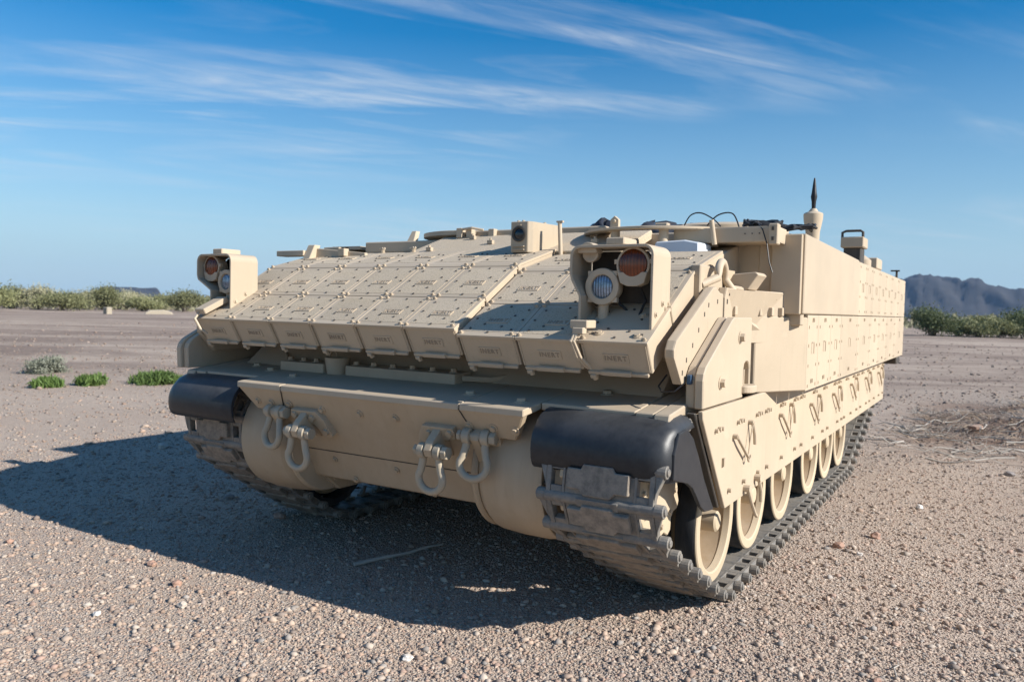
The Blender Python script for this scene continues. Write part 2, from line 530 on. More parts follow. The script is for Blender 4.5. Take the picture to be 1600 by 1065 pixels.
# ================================================================== THE VEHICLE
VO = Vector((0, 3.7, 0))
veh = empty('armored_vehicle', VO)
tag(veh, 'sand-tan tracked armoured vehicle with tiled front armour boxes parked on the gravel', 'armored vehicle')

# ---------------------------------------------------------------- hull
g = G()
# lower hull tub and bow
g.yz([(.006, 1.068), (.215, .712), (.30, .535), (.9, .42), (6.7, .42), (7.1, .8), (7.1, 1.2), (.9, 1.2), (.5, 1.13), (.1, 1.085)], -.80, .80)
g.yz([(.62, .62), (7.05, .62), (7.05, 1.30), (.70, 1.16)], -1.02, 1.02)
hull = part(g, 'hull', 'tan_shaded', veh, .008)
g = G()
g.prism([(-.80, .212, .716), (.80, .212, .716), (.80, .222, .700), (-.80, .222, .700)], (0, .004, .0))
part(g, 'seam_groove', 'dark', hull)
# outer bow plate: a trapezoid that narrows downwards
g = G()
for sx in (-1, 1):
    f = [(sx * .62, .0015, 1.070), (sx * .985, .0015, 1.070), (sx * .90, .082, .933), (sx * .67, .082, .933)]
    part(G().prism(f, (0, .05, .012)), 'bow_plate', 'tan_shaded', hull, .006)
g = G()
for x in (-.62, .615):
    g = G().prism([(x, -.001, 1.070), (x + .005, -.001, 1.070), (x + (.052 if x > 0 else -.052), .081, .933), (x + (.047 if x > 0 else -.047), .081, .933)], (0, .004, 0))
    part(g, 'bow_seam', 'dark', hull)
ND = (0, -.88, -.47)
bolts(hull, 'bow_bolt', 'tan_shaded', [((x, .050, .985), ND) for x in (-.86, -.746, -.60, .65, .792, .914)] + [((x, .058, .975), ND) for x in (-.071, .178, -.35)], .017, .014)
bolts(hull, 'bow_bolt', 'tan_shaded', [((x, .238, z), (0, -.9, -.43)) for x, z in ((.043, .655), (-.42, .66), (.6, .655))] + [((x, .288, z), (0, -.9, -.43)) for x, z in ((.27, .55), (-.3, .55))], .014, .012)

# upper nose plates (nearly flat deck under the armour boxes)
def deck(x0, x1, y0, name='deck_plate'):
    zf = lambda y: 1.082 + .125 * y
    gg = G().prism([(x0, y0, zf(y0) + .012), (x1, y0, zf(y0) + .012), (x1, 1.1, zf(1.1) + .012), (x0, 1.1, zf(1.1) + .012)], (0, 0, -.034))
    return part(gg, name, 'tan', hull, .004)


deck(-.618, .617, 0.0); deck(.623, .985, 0.0); deck(-.985, -.624, 0.0)
deck(.991, 1.47, .16); deck(-1.47, -.991, .16)
part(G().yz([(.47, 1.150), (.80, 1.42), (.84, 1.42), (.84, 1.15)], -1.47, 1.47), 'deck_rise', 'tan', hull, .004)
deck(1.476, 1.56, .15, 'deck_edge_strip'); deck(-1.56, -1.476, .15, 'deck_edge_strip')
for s in (-1, 1):
    part(G().yz([(.12, 1.05), (.14, 1.115), (1.1, 1.24), (1.1, 1.1)], s * 1.566, s * 1.64), 'deck_side_rail', 'tan', hull, .006)
bolts(hull, 'deck_bolt', 'tan', [((x, y, 1.094 + .125 * y), (0, -.12, 1)) for x, y in ((.551, .2), (.885, .15), (-1.068, .33), (-1.30, .42), (-.75, .22), (1.2, .45))], .024, .018)
# bolted stop bar with cup
zb = 1.094 + .125 * .40
for x0, x1, bx in ((-1.03, -.655, (-1.0, -.88, -.77)), (-.475, .33, (-.44, -.30, -.155, -.01, .135, .28))):
    g = G().prism([(x0, .37, zb - .01), (x1, .37, zb - .01), (x1 + .02, .50, zb), (x0 - .02, .50, zb)], (0, .0, .062))
    bar = part(g, 'stop_bar', 'tan', veh, .010, seg=2)
    bolts(bar, 'bar_bolt', 'tan', [((x, .43, zb + .055), (0, 0, 1)) for x in bx], .019, .022)
g = G().lathe((-.565, .40, zb - .005), (0, 0, 1), [(.062, 0), (.078, .10), (.066, .10), (.055, .03)], 18)
cup = part(g, 'cable_cup', 'tan', veh, smooth=True)
part(G().tube([(-.60 + .03 * math.cos(a), .40, zb + .10 + .035 * math.sin(a)) for a in np.linspace(0, math.pi, 9)], .006), 'ring', 'tan', cup, smooth=True)
# cables and ribs under the boxes
part(G().tube([(-1.25, .62, 1.24), (-1.05, .45, 1.19), (-.98, .40, 1.165)], .012), 'bar_linkage', 'tan', bar, smooth=True)
part(G().tube([(.34, .43, 1.17), (.5, .48, 1.17), (.62, .6, 1.20)], .018), 'bar_linkage', 'tan', bar, smooth=True)

# hull superstructure: sponson block behind everything
g = G()
g.yz([(.9, 1.20), (7.1, 1.20), (7.1, 1.97), (1.62, 1.97), (1.15, 1.86), (.95, 1.60), (.90, 1.28)], -1.50, 1.50)
part(g, 'superstructure', 'tan', veh, .006)
g = G().box(-1.80, 1.80, 2.2, 7.1, 1.16, 1.95)
part(g, 'sponson', 'tan', veh, .01)

# ---------------------------------------------------------------- glacis armour boxes
A = R(30); CA, SA = math.cos(A), math.sin(A)
BW = .3385; X0 = -1.515


def frame(x, y, z, ang):
    """local x across, local y up the slope, local z out of the slope"""
    c, s_ = math.cos(ang), math.sin(ang)
    return Matrix(((1, 0, 0, x), (0, c, -s_, y), (0, s_, c, z), (0, 0, 0, 1)))


# text mesh, made once
tcv = bpy.data.curves.new('inert', 'FONT'); tcv.body = 'INERT'; tcv.size = .036; tcv.extrude = .0016; tcv.align_x = 'CENTER'; tcv.align_y = 'CENTER'
tcv.resolution_u = 2; tcv.space_character = 1.15
tob = bpy.data.objects.new('inert', tcv); COL.objects.link(tob)
bpy.context.view_layer.update()
tme = tob.evaluated_get(bpy.context.evaluated_depsgraph_get()).to_mesh()
TV = [tuple(v.co) for v in tme.vertices]; TF = [tuple(p.vertices) for p in tme.polygons]
bpy.data.objects.remove(tob, do_unlink=True)


def plate_mesh(w_, h_):
    gg = G()
    gg.box(-w_ / 2, w_ / 2, -h_ / 2, h_ / 2, 0, .003)
    e = .004
    for a, b_, c_, d_ in ((-w_ / 2, w_ / 2, -h_ / 2, -h_ / 2 + e), (-w_ / 2, w_ / 2, h_ / 2 - e, h_ / 2), (-w_ / 2, -w_ / 2 + e, -h_ / 2, h_ / 2), (w_ / 2 - e, w_ / 2, -h_ / 2, h_ / 2)):
        gg.box(a, b_, c_, d_, .003, .0042)
    gg.add([(x, y, z + .0042) for x, y, z in TV], TF)
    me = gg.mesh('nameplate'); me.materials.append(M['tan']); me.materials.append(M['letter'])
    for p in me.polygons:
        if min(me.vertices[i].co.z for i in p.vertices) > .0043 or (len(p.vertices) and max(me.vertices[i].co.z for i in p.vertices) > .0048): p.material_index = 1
    return me


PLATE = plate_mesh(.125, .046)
D = .165
LEN = {0: .314, 1: .368}


def box_meshes(L, first):
    gw = BW - .0035
    body = G().box(-gw / 2 + .004, gw / 2 - .004, .004, L - .006, -D, -.016)
    lid = G().box(-gw / 2, gw / 2, -.004 if first else .001, L - .001, -.016, 0)
    pad = G().box(-gw / 2 + .028, gw / 2 - .028, .035, L - .030, 0, .0012)
    dark = G()
    for (bx_, by_) in ((-.12, .06), (.12, .06), (-.12, L - .06), (.12, L - .06), (0, .03), (0, L - .03), (-.135, L / 2), (.135, L / 2), (-.06, L * .33), (.07, L * .62), (.05, L * .28)):
        dark.cyl((bx_, by_, .0005), (bx_, by_, .005), .0065, n=8)
    bl = [(sx * (gw / 2 - .020), yy, 0) for sx, yy in ((-1, L - .018), (1, L - .022), (1, .020), (-1, .016))]
    out = {'body': body.mesh('box_body', .004), 'lid': lid.mesh('lid', .0015), 'pad': pad.mesh('tread_pad'), 'clamp': bl, 'bolt': dark.mesh('lid_bolts')}
    for k, mm in (('body', 'tan'), ('lid', 'tan'), ('pad', 'tan_pad'), ('bolt', 'dark')): out[k].materials.append(M[mm])
    if first:
        fr = G()
        fr.box(-gw / 2 + .02, gw / 2 - .02, -.012, .006, -D - .012, -D + .004)
        fr.box(-.075, .07, -.026, -.008, -D - .006, -D + .016)
        fr.box(-gw / 2 + .03, -gw / 2 + .06, -.02, .03, -D - .03, -D - .010)
        fr.cyl((-gw / 2 + .045, .0, -D - .045), (-gw / 2 + .045, .0, -D - .012), .014, n=8)
        fr.box(-gw / 2 + .012, -gw / 2 + .018, .0, .005, -D + .01, -.02)
        fr.box(gw / 2 - .018, gw / 2 - .012, .0, .005, -D + .01, -.02)
        out['foot'] = fr.mesh('latch_bar', .002); out['foot'].materials.append(M['tan'])
    return out


_c = G().cyl((0, 0, 0), (0, 0, .005), .010, n=10); _c.cyl((0, 0, .004), (0, 0, .014), .0052, n=6); _c.box(-.015, .005, -.004, .004, .005, .010)
CLAMP = _c.mesh('clamp'); CLAMP.materials.append(M['tan'])
BM = [box_meshes(LEN[0], True), box_meshes(LEN[1], False)]


def row3_meshes():
    gw = BW - .0035
    # short continuation of the slope, then a flatter part, in local slope axes (y up-slope, z normal)
    k1 = .035; L2 = .435; da = R(-15)
    e = (k1 + L2 * math.cos(da), L2 * math.sin(da))
    body = G().yz([(.004, -.016), (k1, -.016), (e[0], e[1] - .016), (e[0] - .04, e[1] - D), (.004, -D)], -gw / 2 + .004, gw / 2 - .004)
    lid = G().yz([(.001, 0), (k1, 0), (e[0], e[1]), (e[0], e[1] - .016), (k1, -.016), (.001, -.016)], -gw / 2, gw / 2)
    p0 = (k1 + .05 * math.cos(da), .05 * math.sin(da)); p1 = (k1 + (L2 - .03) * math.cos(da), (L2 - .03) * math.sin(da))
    pad = G().yz([p0, p1, (p1[0], p1[1] + .0012), (p0[0], p0[1] + .0012)], -gw / 2 + .028, gw / 2 - .028)
    dark = G()
    bl = [(sx * (gw / 2 - .022), .018, 0) for sx in (-1, 1)]
    for bx_, t in ((-.12, .1), (.12, .1), (-.1, .28), (.1, .28), (0, .12), (.05, .3), (-.06, .2)):
        y = k1 + t * math.cos(da); z = t * math.sin(da)
        dark.cyl((bx_, y, z), (bx_, y, z + .006), .0065, n=8)
    out = {'body': body.mesh('box_body', .004), 'lid': lid.mesh('lid', .0015), 'pad': pad.mesh('tread_pad'), 'clamp': bl, 'bolt': dark.mesh('lid_bolts')}
    for k, mm in (('body', 'tan'), ('lid', 'tan'), ('pad', 'tan_pad'), ('bolt', 'dark')): out[k].materials.append(M[mm])
    return out, k1, da


R3, K1, DA = row3_meshes()
for c_ in range(9):
    x = X0 + BW * (c_ + .5) + (.012 if c_ > 5 else 0)
    zl = 1.455 if c_ < 6 else 1.425
    y, z = .10, zl
    for r_ in range(3):
        F = frame(x, y, z, A)
        ms = BM[r_] if r_ < 2 else R3
        bo = put(ms['body'], 'armor_box', None, veh, F)
        put(ms['lid'], 'lid', None, bo, F)
        if not (c_ == 8 and r_ == 0): put(ms['pad'], 'tread_pad', None, bo, F)
        tag(put(ms['bolt'], 'lid_bolts', None, bo, F), kind='stuff')
        for q in ms['clamp']: put(CLAMP, 'clamp', None, bo, F @ Matrix.Translation(q))
        if r_ < 2:
            PF = F @ Matrix.Translation((0, LEN[r_] * .45, .0008))
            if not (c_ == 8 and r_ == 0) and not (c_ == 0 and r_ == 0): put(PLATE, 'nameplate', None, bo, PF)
        else:
            PF = F @ Matrix.Translation((0, K1, 0)) @ Matrix.Rotation(DA, 4, 'X') @ Matrix.Translation((0, .22, .0008))
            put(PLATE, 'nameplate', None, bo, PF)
        if r_ == 0:
            put(ms['foot'], 'latch_bar', None, bo, F)
            # front plate: stands on the front face (normal = down-slope)
            FF = F @ Matrix.Translation((.0, .004, -.092)) @ Matrix.Rotation(R(90), 4, 'X')
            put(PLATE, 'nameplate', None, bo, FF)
        L = LEN.get(r_, .4) + .004
        y += L * CA; z += L * SA
# support frame under the boxes
g = G()
g.yz([(.52, 1.41), (.62, 1.47), (1.10, 1.70), (1.10, 1.30), (.85, 1.20)], -1.46, 1.50)
part(g, 'box_support', 'tan', veh, .01)

# ---------------------------------------------------------------- lamp housings
def strip_shell(outline, y0, y1, th):
    """an open-bottomed sheet-metal hood: outline = polyline (x,z) from lower left over the top to lower right"""
    pts = [Vector((p[0], 0, p[1])) for p in outline]
    inn = []
    for i, p in enumerate(pts):
        a = pts[max(i - 1, 0)]; b_ = pts[min(i + 1, len(pts) - 1)]
        t = (b_ - a).normalized(); nrm = Vector((t.z, 0, -t.x))   # right-hand side = inside when going up and over clockwise
        inn.append(p + nrm * th)
    gg = G(); n_ = len(pts)
    vs = [(p.x, y0, p.z) for p in pts] + [(p.x, y1, p.z) for p in pts] + [(p.x, y0, p.z) for p in inn] + [(p.x, y1, p.z) for p in inn]
    fs = []
    for i in range(n_ - 1):
        fs += [(i, i + 1, n_ + i + 1, n_ + i), (2 * n_ + i, 3 * n_ + i, 3 * n_ + i + 1, 2 * n_ + i + 1), (i, 2 * n_ + i, 2 * n_ + i + 1, i + 1), (n_ + i, n_ + i + 1, 3 * n_ + i + 1, 3 * n_ + i)]
    fs += [(0, n_, 3 * n_, 2 * n_), (n_ - 1, 3 * n_ - 1, 4 * n_ - 1, 2 * n_ - 1)]
    gg.add(vs, fs)
    return gg


def arc(cx, cz, r, a0, a1, n=7): return [(cx + r * math.cos(R(a0 + (a1 - a0) * i / (n - 1))), cz + r * math.sin(R(a0 + (a1 - a0) * i / (n - 1)))) for i in range(n)]


def lamp(g_ring, g_lens, x, y, z, r, depth=.09):
    g_ring.lathe((x, y + depth, z), (0, -1, 0), [(r * .75, 0), (r * .95, depth * .55), (r * 1.0, depth), (r * .98, depth + .012), (r * .66, depth + .014), (r * .61, depth - .004)], 28)
    for k in range(4):
        a = R(45 + 90 * k); g_ring.box(x + r * 1.0 * math.cos(a) - .014, x + r * 1.0 * math.cos(a) + .014, y - .006, y + .02, z + r * 1.0 * math.sin(a) - .012, z + r * 1.0 * math.sin(a) + .012)
    g_lens.lathe((x, y, z), (0, -1, 0), [(r * .64, 0), (r * .60, .004), (r * .46, .008), (r * .25, .0105), (.004, .011)], 28)


def amber_lamp(gb, gl, x, y, z, r):
    gb.lathe((x, y + .08, z), (0, -1, 0), [(r * .8, 0), (r * 1.0, .05), (r * 1.03, .085), (r * .90, .088), (r * .88, .078)], 28)
    gb.prism([(x - r * .92, y - .012, z - r * .42), (x + r * .92, y - .012, z - r * .42), (x + r * .72, y - .012, z - r * 1.05), (x + r * .3, y - .012, z - r * 1.22), (x - r * .3, y - .012, z - r * 1.22), (x - r * .72, y - .012, z - r * 1.05)], (0, .06, 0))
    for a in (90, 10, 170): gb.box(x + r * 1.05 * math.cos(R(a)) - .011, x + r * 1.05 * math.cos(R(a)) + .011, y - .004, y + .02, z + r * 1.05 * math.sin(R(a)) - .011, z + r * 1.05 * math.sin(R(a)) + .011)
    gl.lathe((x, y + .004, z + .004), (0, -1, 0), [(r * .87, 0), (r * .84, .012), (r * .62, .020), (r * .30, .0245), (.004, .025)], 28)


def lamp_housing(xl, xr, bulge, ztop, zlow, yb, white, amber, small, depth):
    zs = ztop - .155; zb = ztop - .225
    ol = [(xl + bulge, zlow), (xl + bulge, zb - .01), (xl + bulge * .75, zb + .01), (xl + .01, zs - .01), (xl, zs + .02)] + arc(xl + .05, ztop - .05, .05, 180, 90) + arc(xr - .05, ztop - .05, .05, 90, 0) + [(xr, zlow - .01)]
    sh = strip_shell(ol, yb, yb + depth, .013)
    o = part(sh, 'lamp_housing', 'tan', veh, .002)
    # rear bracket plate the lamps bolt to, coloured dark to imitate hood shade
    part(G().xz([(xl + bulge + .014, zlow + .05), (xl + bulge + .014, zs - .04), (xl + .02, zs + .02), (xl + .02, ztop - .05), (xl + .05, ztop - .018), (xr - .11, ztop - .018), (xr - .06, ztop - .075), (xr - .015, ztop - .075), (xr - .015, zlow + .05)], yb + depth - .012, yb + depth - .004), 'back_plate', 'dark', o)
    part(G().box((xl + xr) / 2 - .035, (xl + xr) / 2 + .055, yb + .02, yb + .17, ztop, ztop + .034), 'top_cap', 'tan', o, .005)
    ring, lens, ring2, amb = G(), G(), G(), G()
    lamp(ring, lens, *white)
    part(lens, 'headlight', 'lens', o, smooth=True); part(ring, 'headlight_ring', 'tan', o, .002, smooth=True)
    amber_lamp(ring2, amb, *amber)
    part(amb, 'marker_light', 'amber', o, smooth=True); part(ring2, 'marker_light_body', 'tan', o, .002, smooth=True)
    if small:
        s1 = G().lathe((small[0], small[1] + .05, small[2]), (0, -1, 0), [(.030, 0), (.040, .04), (.041, .06), (.034, .062), (.010, .05)], 20)
        s1.lathe((small[0], small[1] - .012, small[2] + .006), (0, -1, 0), [(.044, -.03), (.047, .0), (.047, .022), (.043, .022)], 20) if False else None
        hood = [(small[0] + .050 * math.cos(R(a)), small[2] + .002 + .050 * math.sin(R(a))) for a in range(0, 181, 15)]
        s1.xz(hood, small[1] - .045, small[1] + .02)
        part(s1, 'blackout_lamp', 'tan', o, .002, smooth=True)
    # mounting foot, bolts, wiring
    fx = white[0]
    ft = G().box(fx - .05, fx + .03, white[1] - .03, white[1] + .08, zlow + .0, zlow + .022)
    ft.cyl((fx - .01, white[1] + .03, zlow + .02), (fx - .005, white[1] + .03, white[2] - white[3] * .8), .026, n=12)
    ft.bolt((fx - .03, white[1] - .012, zlow + .022), (0, 0, 1), .014, .014)
    part(ft, 'lamp_foot', 'tan', o, .003)
    wr = G().tube([(amber[0], amber[1] + .06, amber[2] - .08), (amber[0] + .03, amber[1] + .09, amber[2] - .16), (amber[0] + .01, amber[1] + .06, zlow + .06), (amber[0] - .06, amber[1] + .10, zlow + .07)], .007)
    wr.tube([(fx + .03, white[1] + .06, white[2] - .05), (fx + .10, white[1] + .09, white[2] - .12), (fx + .14, white[1] + .1, zlow + .09)], .007)
    part(wr, 'wiring', 'cable', o, smooth=True)
    bolts(o, 'housing_bolt', 'tan', [((xr, q[0], q[1]), (1, 0, 0)) for q in ((yb + .04, zlow + .07), (yb + .12, zlow + .12))], .010, .010)
    return o


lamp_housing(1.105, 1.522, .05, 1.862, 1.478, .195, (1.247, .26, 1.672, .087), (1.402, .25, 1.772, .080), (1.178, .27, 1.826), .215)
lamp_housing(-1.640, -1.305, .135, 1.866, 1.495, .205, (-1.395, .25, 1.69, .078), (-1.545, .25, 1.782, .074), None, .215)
# lid clip and spare cable at the lamp box
g = G().box(1.175, 1.262, .075, .17, 1.478, 1.515); g.box(1.20, 1.255, .05, .09, 1.452, 1.482)
clip = part(g, 'cable_clip', 'tan', veh, .004)
g = G().tube([(1.212, .062, 1.462), (1.203, .035, 1.42), (1.215, .075, 1.35), (1.235, .14, 1.30)], .0075)
g.tube([(1.224, .062, 1.462), (1.215, .040, 1.42), (1.228, .082, 1.35), (1.250, .15, 1.295)], .0075)
part(g, 'cable_loop', 'tan', clip, smooth=True)
g = G().prism([(-1.49, .095, 1.478), (-1.40, .095, 1.478), (-1.36, .24, 1.562), (-1.45, .24, 1.562)], (0, -.018, .032))
clip2 = part(g, 'cable_clip', 'tan', veh, .004)
part(G().tube([(-1.46, .09, 1.487), (-1.462, .062, 1.45), (-1.44, .085, 1.39), (-1.415, .12, 1.355)], .009), 'cable_loop', 'tan_clean', clip2, smooth=True)
# bolted feet of the right lamp box on its lid
bolts(veh, 'lid_bolt', 'tan', [((x, y, 1.427 + (y - .1) * .577), (0, -.5, .87)) for x, y in ((1.285, .155), (1.475, .145), (1.44, .30))], .014, .009)

# ---------------------------------------------------------------- fenders
def fender(s):
    prof = [(.010, .850), (-.004, .88), (-.008, .92), (-.006, .955), (.004, .99), (.022, 1.022), (.048, 1.05), (.082, 1.074), (.125, 1.092), (.18, 1.105), (.27, 1.112)]
    inner = [(y + .016, z - .014) for y, z in prof]
    xs = [1.03, 1.04, 1.58, 1.615, 1.645, 1.668, 1.683, 1.69]
    yo = [.004, 0, 0, .004, .014, .032, .058, .085]
    zo = [-.003, 0, 0, -.002, -.007, -.017, -.032, -.05]
    gg = G(); npf = len(prof); vs = []
    for x, a, b_ in zip(xs, yo, zo):
        for (y, z) in prof: vs.append((s * x, y + a * (1 if z < 1.06 else .4), z + b_ * (1 if z > .9 else 0)))
    m_ = len(vs)
    for x, a, b_ in zip(xs, yo, zo):
        for (y, z) in inner: vs.append((s * x, y + a * (1 if z < 1.06 else .4), z + b_ * (1 if z > .9 else 0)))
    fs = []
    nx = len(xs)
    for i in range(nx - 1):
        for j in range(npf - 1):
            a0 = i * npf + j
            fs.append((a0, a0 + 1, a0 + npf + 1, a0 + npf)); fs.append((m_ + a0, m_ + a0 + npf, m_ + a0 + npf + 1, m_ + a0 + 1))
    for i in range(nx - 1):
        a0 = i * npf; fs.append((a0, a0 + npf, m_ + a0 + npf, m_ + a0)); a1 = a0 + npf - 1; fs.append((a1, m_ + a1, m_ + a1 + npf, a1 + npf))
    for j in range(npf - 1):
        fs.append((j, m_ + j, m_ + j + 1, j + 1)); e = (nx - 1) * npf + j; fs.append((e, e + 1, m_ + e + 1, m_ + e))
    gg.add(vs, fs)
    o = part(gg, 'fender', 'rubber', veh, smooth=True)
    if s < 0: return o
    # side flap hanging back to the skirt
    fl = [(.11, 1.045), (.06, .96), (.055, .853), (.15, .830), (.24, .808), (.31, .775), (.37, .725), (.43, .668), (.50, .628), (.635, .612), (.56, .69), (.47, .79), (.38, .91), (.30, 1.0), (.21, 1.055)]
    part(G().yz(fl, s * 1.676, s * 1.695), 'fender_flap', 'rubber', o, .006, seg=2)
    return o


fender(1); fender(-1)

# ---------------------------------------------------------------- final drives, sprockets, idlers, wheels
for s in (1, -1):
    g = G().lathe((s * .66, .42, .745), (s, 0, 0), [(.30, 0), (.335, .05), (.345, .18), (.345, .30), (.338, .34), (.338, .385)], 48)
    fd = part(g, 'final_drive_housing', 'tan_shaded', veh, .003, smooth=True)
    bolts(fd, 'flange_bolt', 'dark', [((s * 1.046, .42 + .308 * math.cos(2 * math.pi * k / 22), .745 + .308 * math.sin(2 * math.pi * k / 22)), (s, 0, 0)) for k in range(22)], .013, .02, False)
    g = G()
    for k in range(0):
        a = 2 * math.pi * k / 22
        g.bolt((s * 1.046, .42 + .308 * math.cos(a), .745 + .308 * math.sin(a)), (s, 0, 0), .013, .02, False)
    g = G().lathe((s * .63, .42, .745), (s, 0, 0), [(.315, 0), (.325, .012), (.325, .028), (.315, .04)], 48)
    part(g, 'seam_collar', 'tan_shaded', fd, smooth=True)
    # curved gusset between drum and bow
    g = G().yz([(.10, .95), (.20, .76), (.30, .56), (.47, .42), (.70, .42), (.70, .95)], s * .60, s * .645)
    part(g, 'gusset', 'tan_shaded', fd, .006)
    bolts(fd, 'gusset_bolt', 'tan_shaded', [((s * .602, y, z), (-s, -.2, 0)) for y, z in ((.30, .585), (.36, .53), (.43, .495))], .014, .012)
    # sprocket
    SY = .295 if s > 0 else .44
    for xs_ in (1.19, 1.53):
        prof = []
        nt = 11
        for k in range(nt * 4):
            a = 2 * math.pi * k / (nt * 4); rr = .285 if k % 4 in (0, 1) else .245
            prof.append((SY + rr * math.cos(a), .77 + rr * math.sin(a)))
        sp_ = part(G().yz(prof, s * (xs_ - .016), s * (xs_ + .016)), 'sprocket', 'wheel_tan', veh, .004)
        bolts(sp_, 'sprocket_bolt', 'tan', [((s * (xs_ + .014), SY + .20 * math.cos(a), .77 + .20 * math.sin(a)), (s, 0, 0)) for a in [2 * math.pi * (k + .5) / 11 for k in range(11)]], .014, .014)
    part(G().cyl((s * 1.04, SY, .77), (s * 1.57, SY, .77), .15, n=28), 'sprocket_hub', 'tan', veh, .01)

WHEEL_Y = (1.14, 1.90, 2.73, 3.72, 4.46, 5.18)
tyre_me = G().lathe((0, 0, 0), (1, 0, 0), [(.29, -.27), (.333, -.265), (.337, -.25), (.337, -.155), (.331, -.15), (.29, -.145)], 56, True).mesh('tyre', 0, True)
tyre2_me = G().lathe((0, 0, 0), (1, 0, 0), [(.29, -.115), (.331, -.11), (.337, -.10), (.337, -.012), (.333, -.004), (.29, -.003)], 56, True).mesh('tyre', 0, True)
rim_me = G().lathe((0, 0, 0), (1, 0, 0), [(.333, -.01), (.333, .002), (.327, .008), (.282, .010), (.272, .004), (.266, -.03)], 56, True).mesh('rim', 0, True)
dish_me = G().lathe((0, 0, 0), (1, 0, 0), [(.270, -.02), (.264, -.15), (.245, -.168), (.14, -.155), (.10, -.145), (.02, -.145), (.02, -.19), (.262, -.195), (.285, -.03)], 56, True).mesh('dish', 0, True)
hub = G().lathe((0, 0, 0), (1, 0, 0), [(.105, -.15), (.098, -.10), (.078, -.085), (.060, -.075), (.057, .010), (.045, .020), (.012, .020)], 28)
hubb = G()
for k in range(10):
    a = 2 * math.pi * k / 10
    hubb.bolt((-.150, .128 * math.cos(a), .128 * math.sin(a)), (1, 0, 0), .012, .018, False)
hub_me = hub.mesh('hub', 0, True); hubb_me = hubb.mesh('wheel_nuts')
for mm, kk in ((tyre_me, 'tyre'), (tyre2_me, 'tyre'), (rim_me, 'wheel_tan'), (dish_me, 'dish'), (hub_me, 'wheel_tan'), (hubb_me, 'wheel_tan')): mm.materials.append(M[kk])
for s in (1, -1):
    for i, y in enumerate(WHEEL_Y):
        F = Matrix.Translation((s * 1.55, y, .421)) @ Matrix.Rotation(0 if s > 0 else math.pi, 4, 'Z') @ Matrix.Rotation(i * 1.3, 4, 'X')
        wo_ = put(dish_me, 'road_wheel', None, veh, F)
        for me_, nm in ((tyre_me, 'tyre'), (tyre2_me, 'tyre'), (rim_me, 'rim'), (hub_me, 'hub'), (hubb_me, 'wheel_nuts')): tag(put(me_, nm, None, wo_, F), kind='stuff' if nm == 'wheel_nuts' else None)
        g = G().prism([(s * 1.10, y + .55, .62), (s * 1.10, y + .62, .72), (s * 1.10, y + .05, .47), (s * 1.10, y - .03, .38)], (s * .07, 0, 0))
        part(g, 'suspension_arm', 'tan', veh, .008)
    g = G().lathe((s * 1.24, 6.5, .74), (s, 0, 0), [(.05, 0), (.225, .02), (.235, .05), (.235, .26), (.20, .28), (.05, .20)], 36)
    part(g, 'idler_wheel', 'wheel_tan', veh, smooth=True)
    g = G().lathe((s * 1.18, 2.2, .90), (s, 0, 0), [(.02, 0), (.09, .01), (.09, .09), (.02, .10)], 24)
    part(g, 'return_roller', 'tyre', veh, smooth=True)

# ---------------------------------------------------------------- tracks
def hull2d(pts):
    pts = sorted(set(pts))
    def half(ps):
        h_ = []
        for p in ps:
            while len(h_) >= 2 and (h_[-1][0] - h_[-2][0]) * (p[1] - h_[-2][1]) - (h_[-1][1] - h_[-2][1]) * (p[0] - h_[-2][0]) <= 0: h_.pop()
            h_.append(p)
        return h_
    lo = half(pts); hi = half(pts[::-1])
    return lo[:-1] + hi[:-1]


def track_path(ys):
    cir = [(ys, .77, .29)] + [(y, .42, .38) for y in (1.14, 5.18)] + [(6.5, .74, .27)]
    pp = []
    for (cy_, cz_, r_) in cir:
        for k in range(720):
            a = math.pi * k / 360; pp.append((round(cy_ + r_ * math.cos(a), 5), round(cz_ + r_ * math.sin(a), 5)))
    loop = hull2d(pp)          # counter-clockwise in (y,z): along the ground towards +y
    loop.append(loop[0])
    seg = [math.dist(loop[i], loop[i + 1]) for i in range(len(loop) - 1)]
    return loop, seg, sum(seg)


def at_len(path, d):
    loop, seg, total = path
    d %= total
    for i, L in enumerate(seg):
        if d <= L: t = d / L; return (loop[i][0] + (loop[i + 1][0] - loop[i][0]) * t, loop[i][1] + (loop[i + 1][1] - loop[i][1]) * t)
        d -= L
    return loop[-1]


PATHS = {1: track_path(.295), -1: track_path(.44)}
pitch = PATHS[1][2] / round(PATHS[1][2] / .167)
p_ = pitch
lk = G()
lk.cyl((-.285, 0, 0), (.285, 0, 0), .027, n=12)
lk.cyl((-.311, 0, 0), (.311, 0, 0), .017, n=12)
for sx in (-1, 1):
    lk.box(sx * .168 if sx > 0 else -.168 - .0, 0, 0, 0, 0, 0) if False else None
    a0, a1 = (.165, .178) if sx > 0 else (-.178, -.165)
    lk.box(a0, a1, .02, p_ - .02, -.022, .018)
    a0, a1 = (.235, .258) if sx > 0 else (-.258, -.235)
    lk.box(a0, a1, .0, p_ - .0, -.022, .020)
    a0, a1 = (.178, .235) if sx > 0 else (-.235, -.178)
    lk.box(a0, a1, .018, .045, -.020, .016); lk.box(a0, a1, p_ - .05, p_ - .018, -.020, .016)
    # tapered end lug and pin boss
    lk.prism([(sx * .256, p_ * .84, -.016), (sx * .256, -.010, -.018), (sx * .296, -.018, -.016), (sx * .296, .020, -.014), (sx * .268, p_ * .55, -.010)], (0, 0, .032))
    lk.cyl((sx * .262, 0, 0), (sx * .303, 0, 0), .029, n=14)
lk.box(-.165, .165, .022, p_ - .022, -.020, .014)
lk.box(-.10, .10, -.02, .022, -.024, .026)
lk.prism([(-.022, .03, -.02), (.022, .03, -.02), (.022, p_ - .04, -.02), (-.022, p_ - .04, -.02)], (0, 0, -.02))
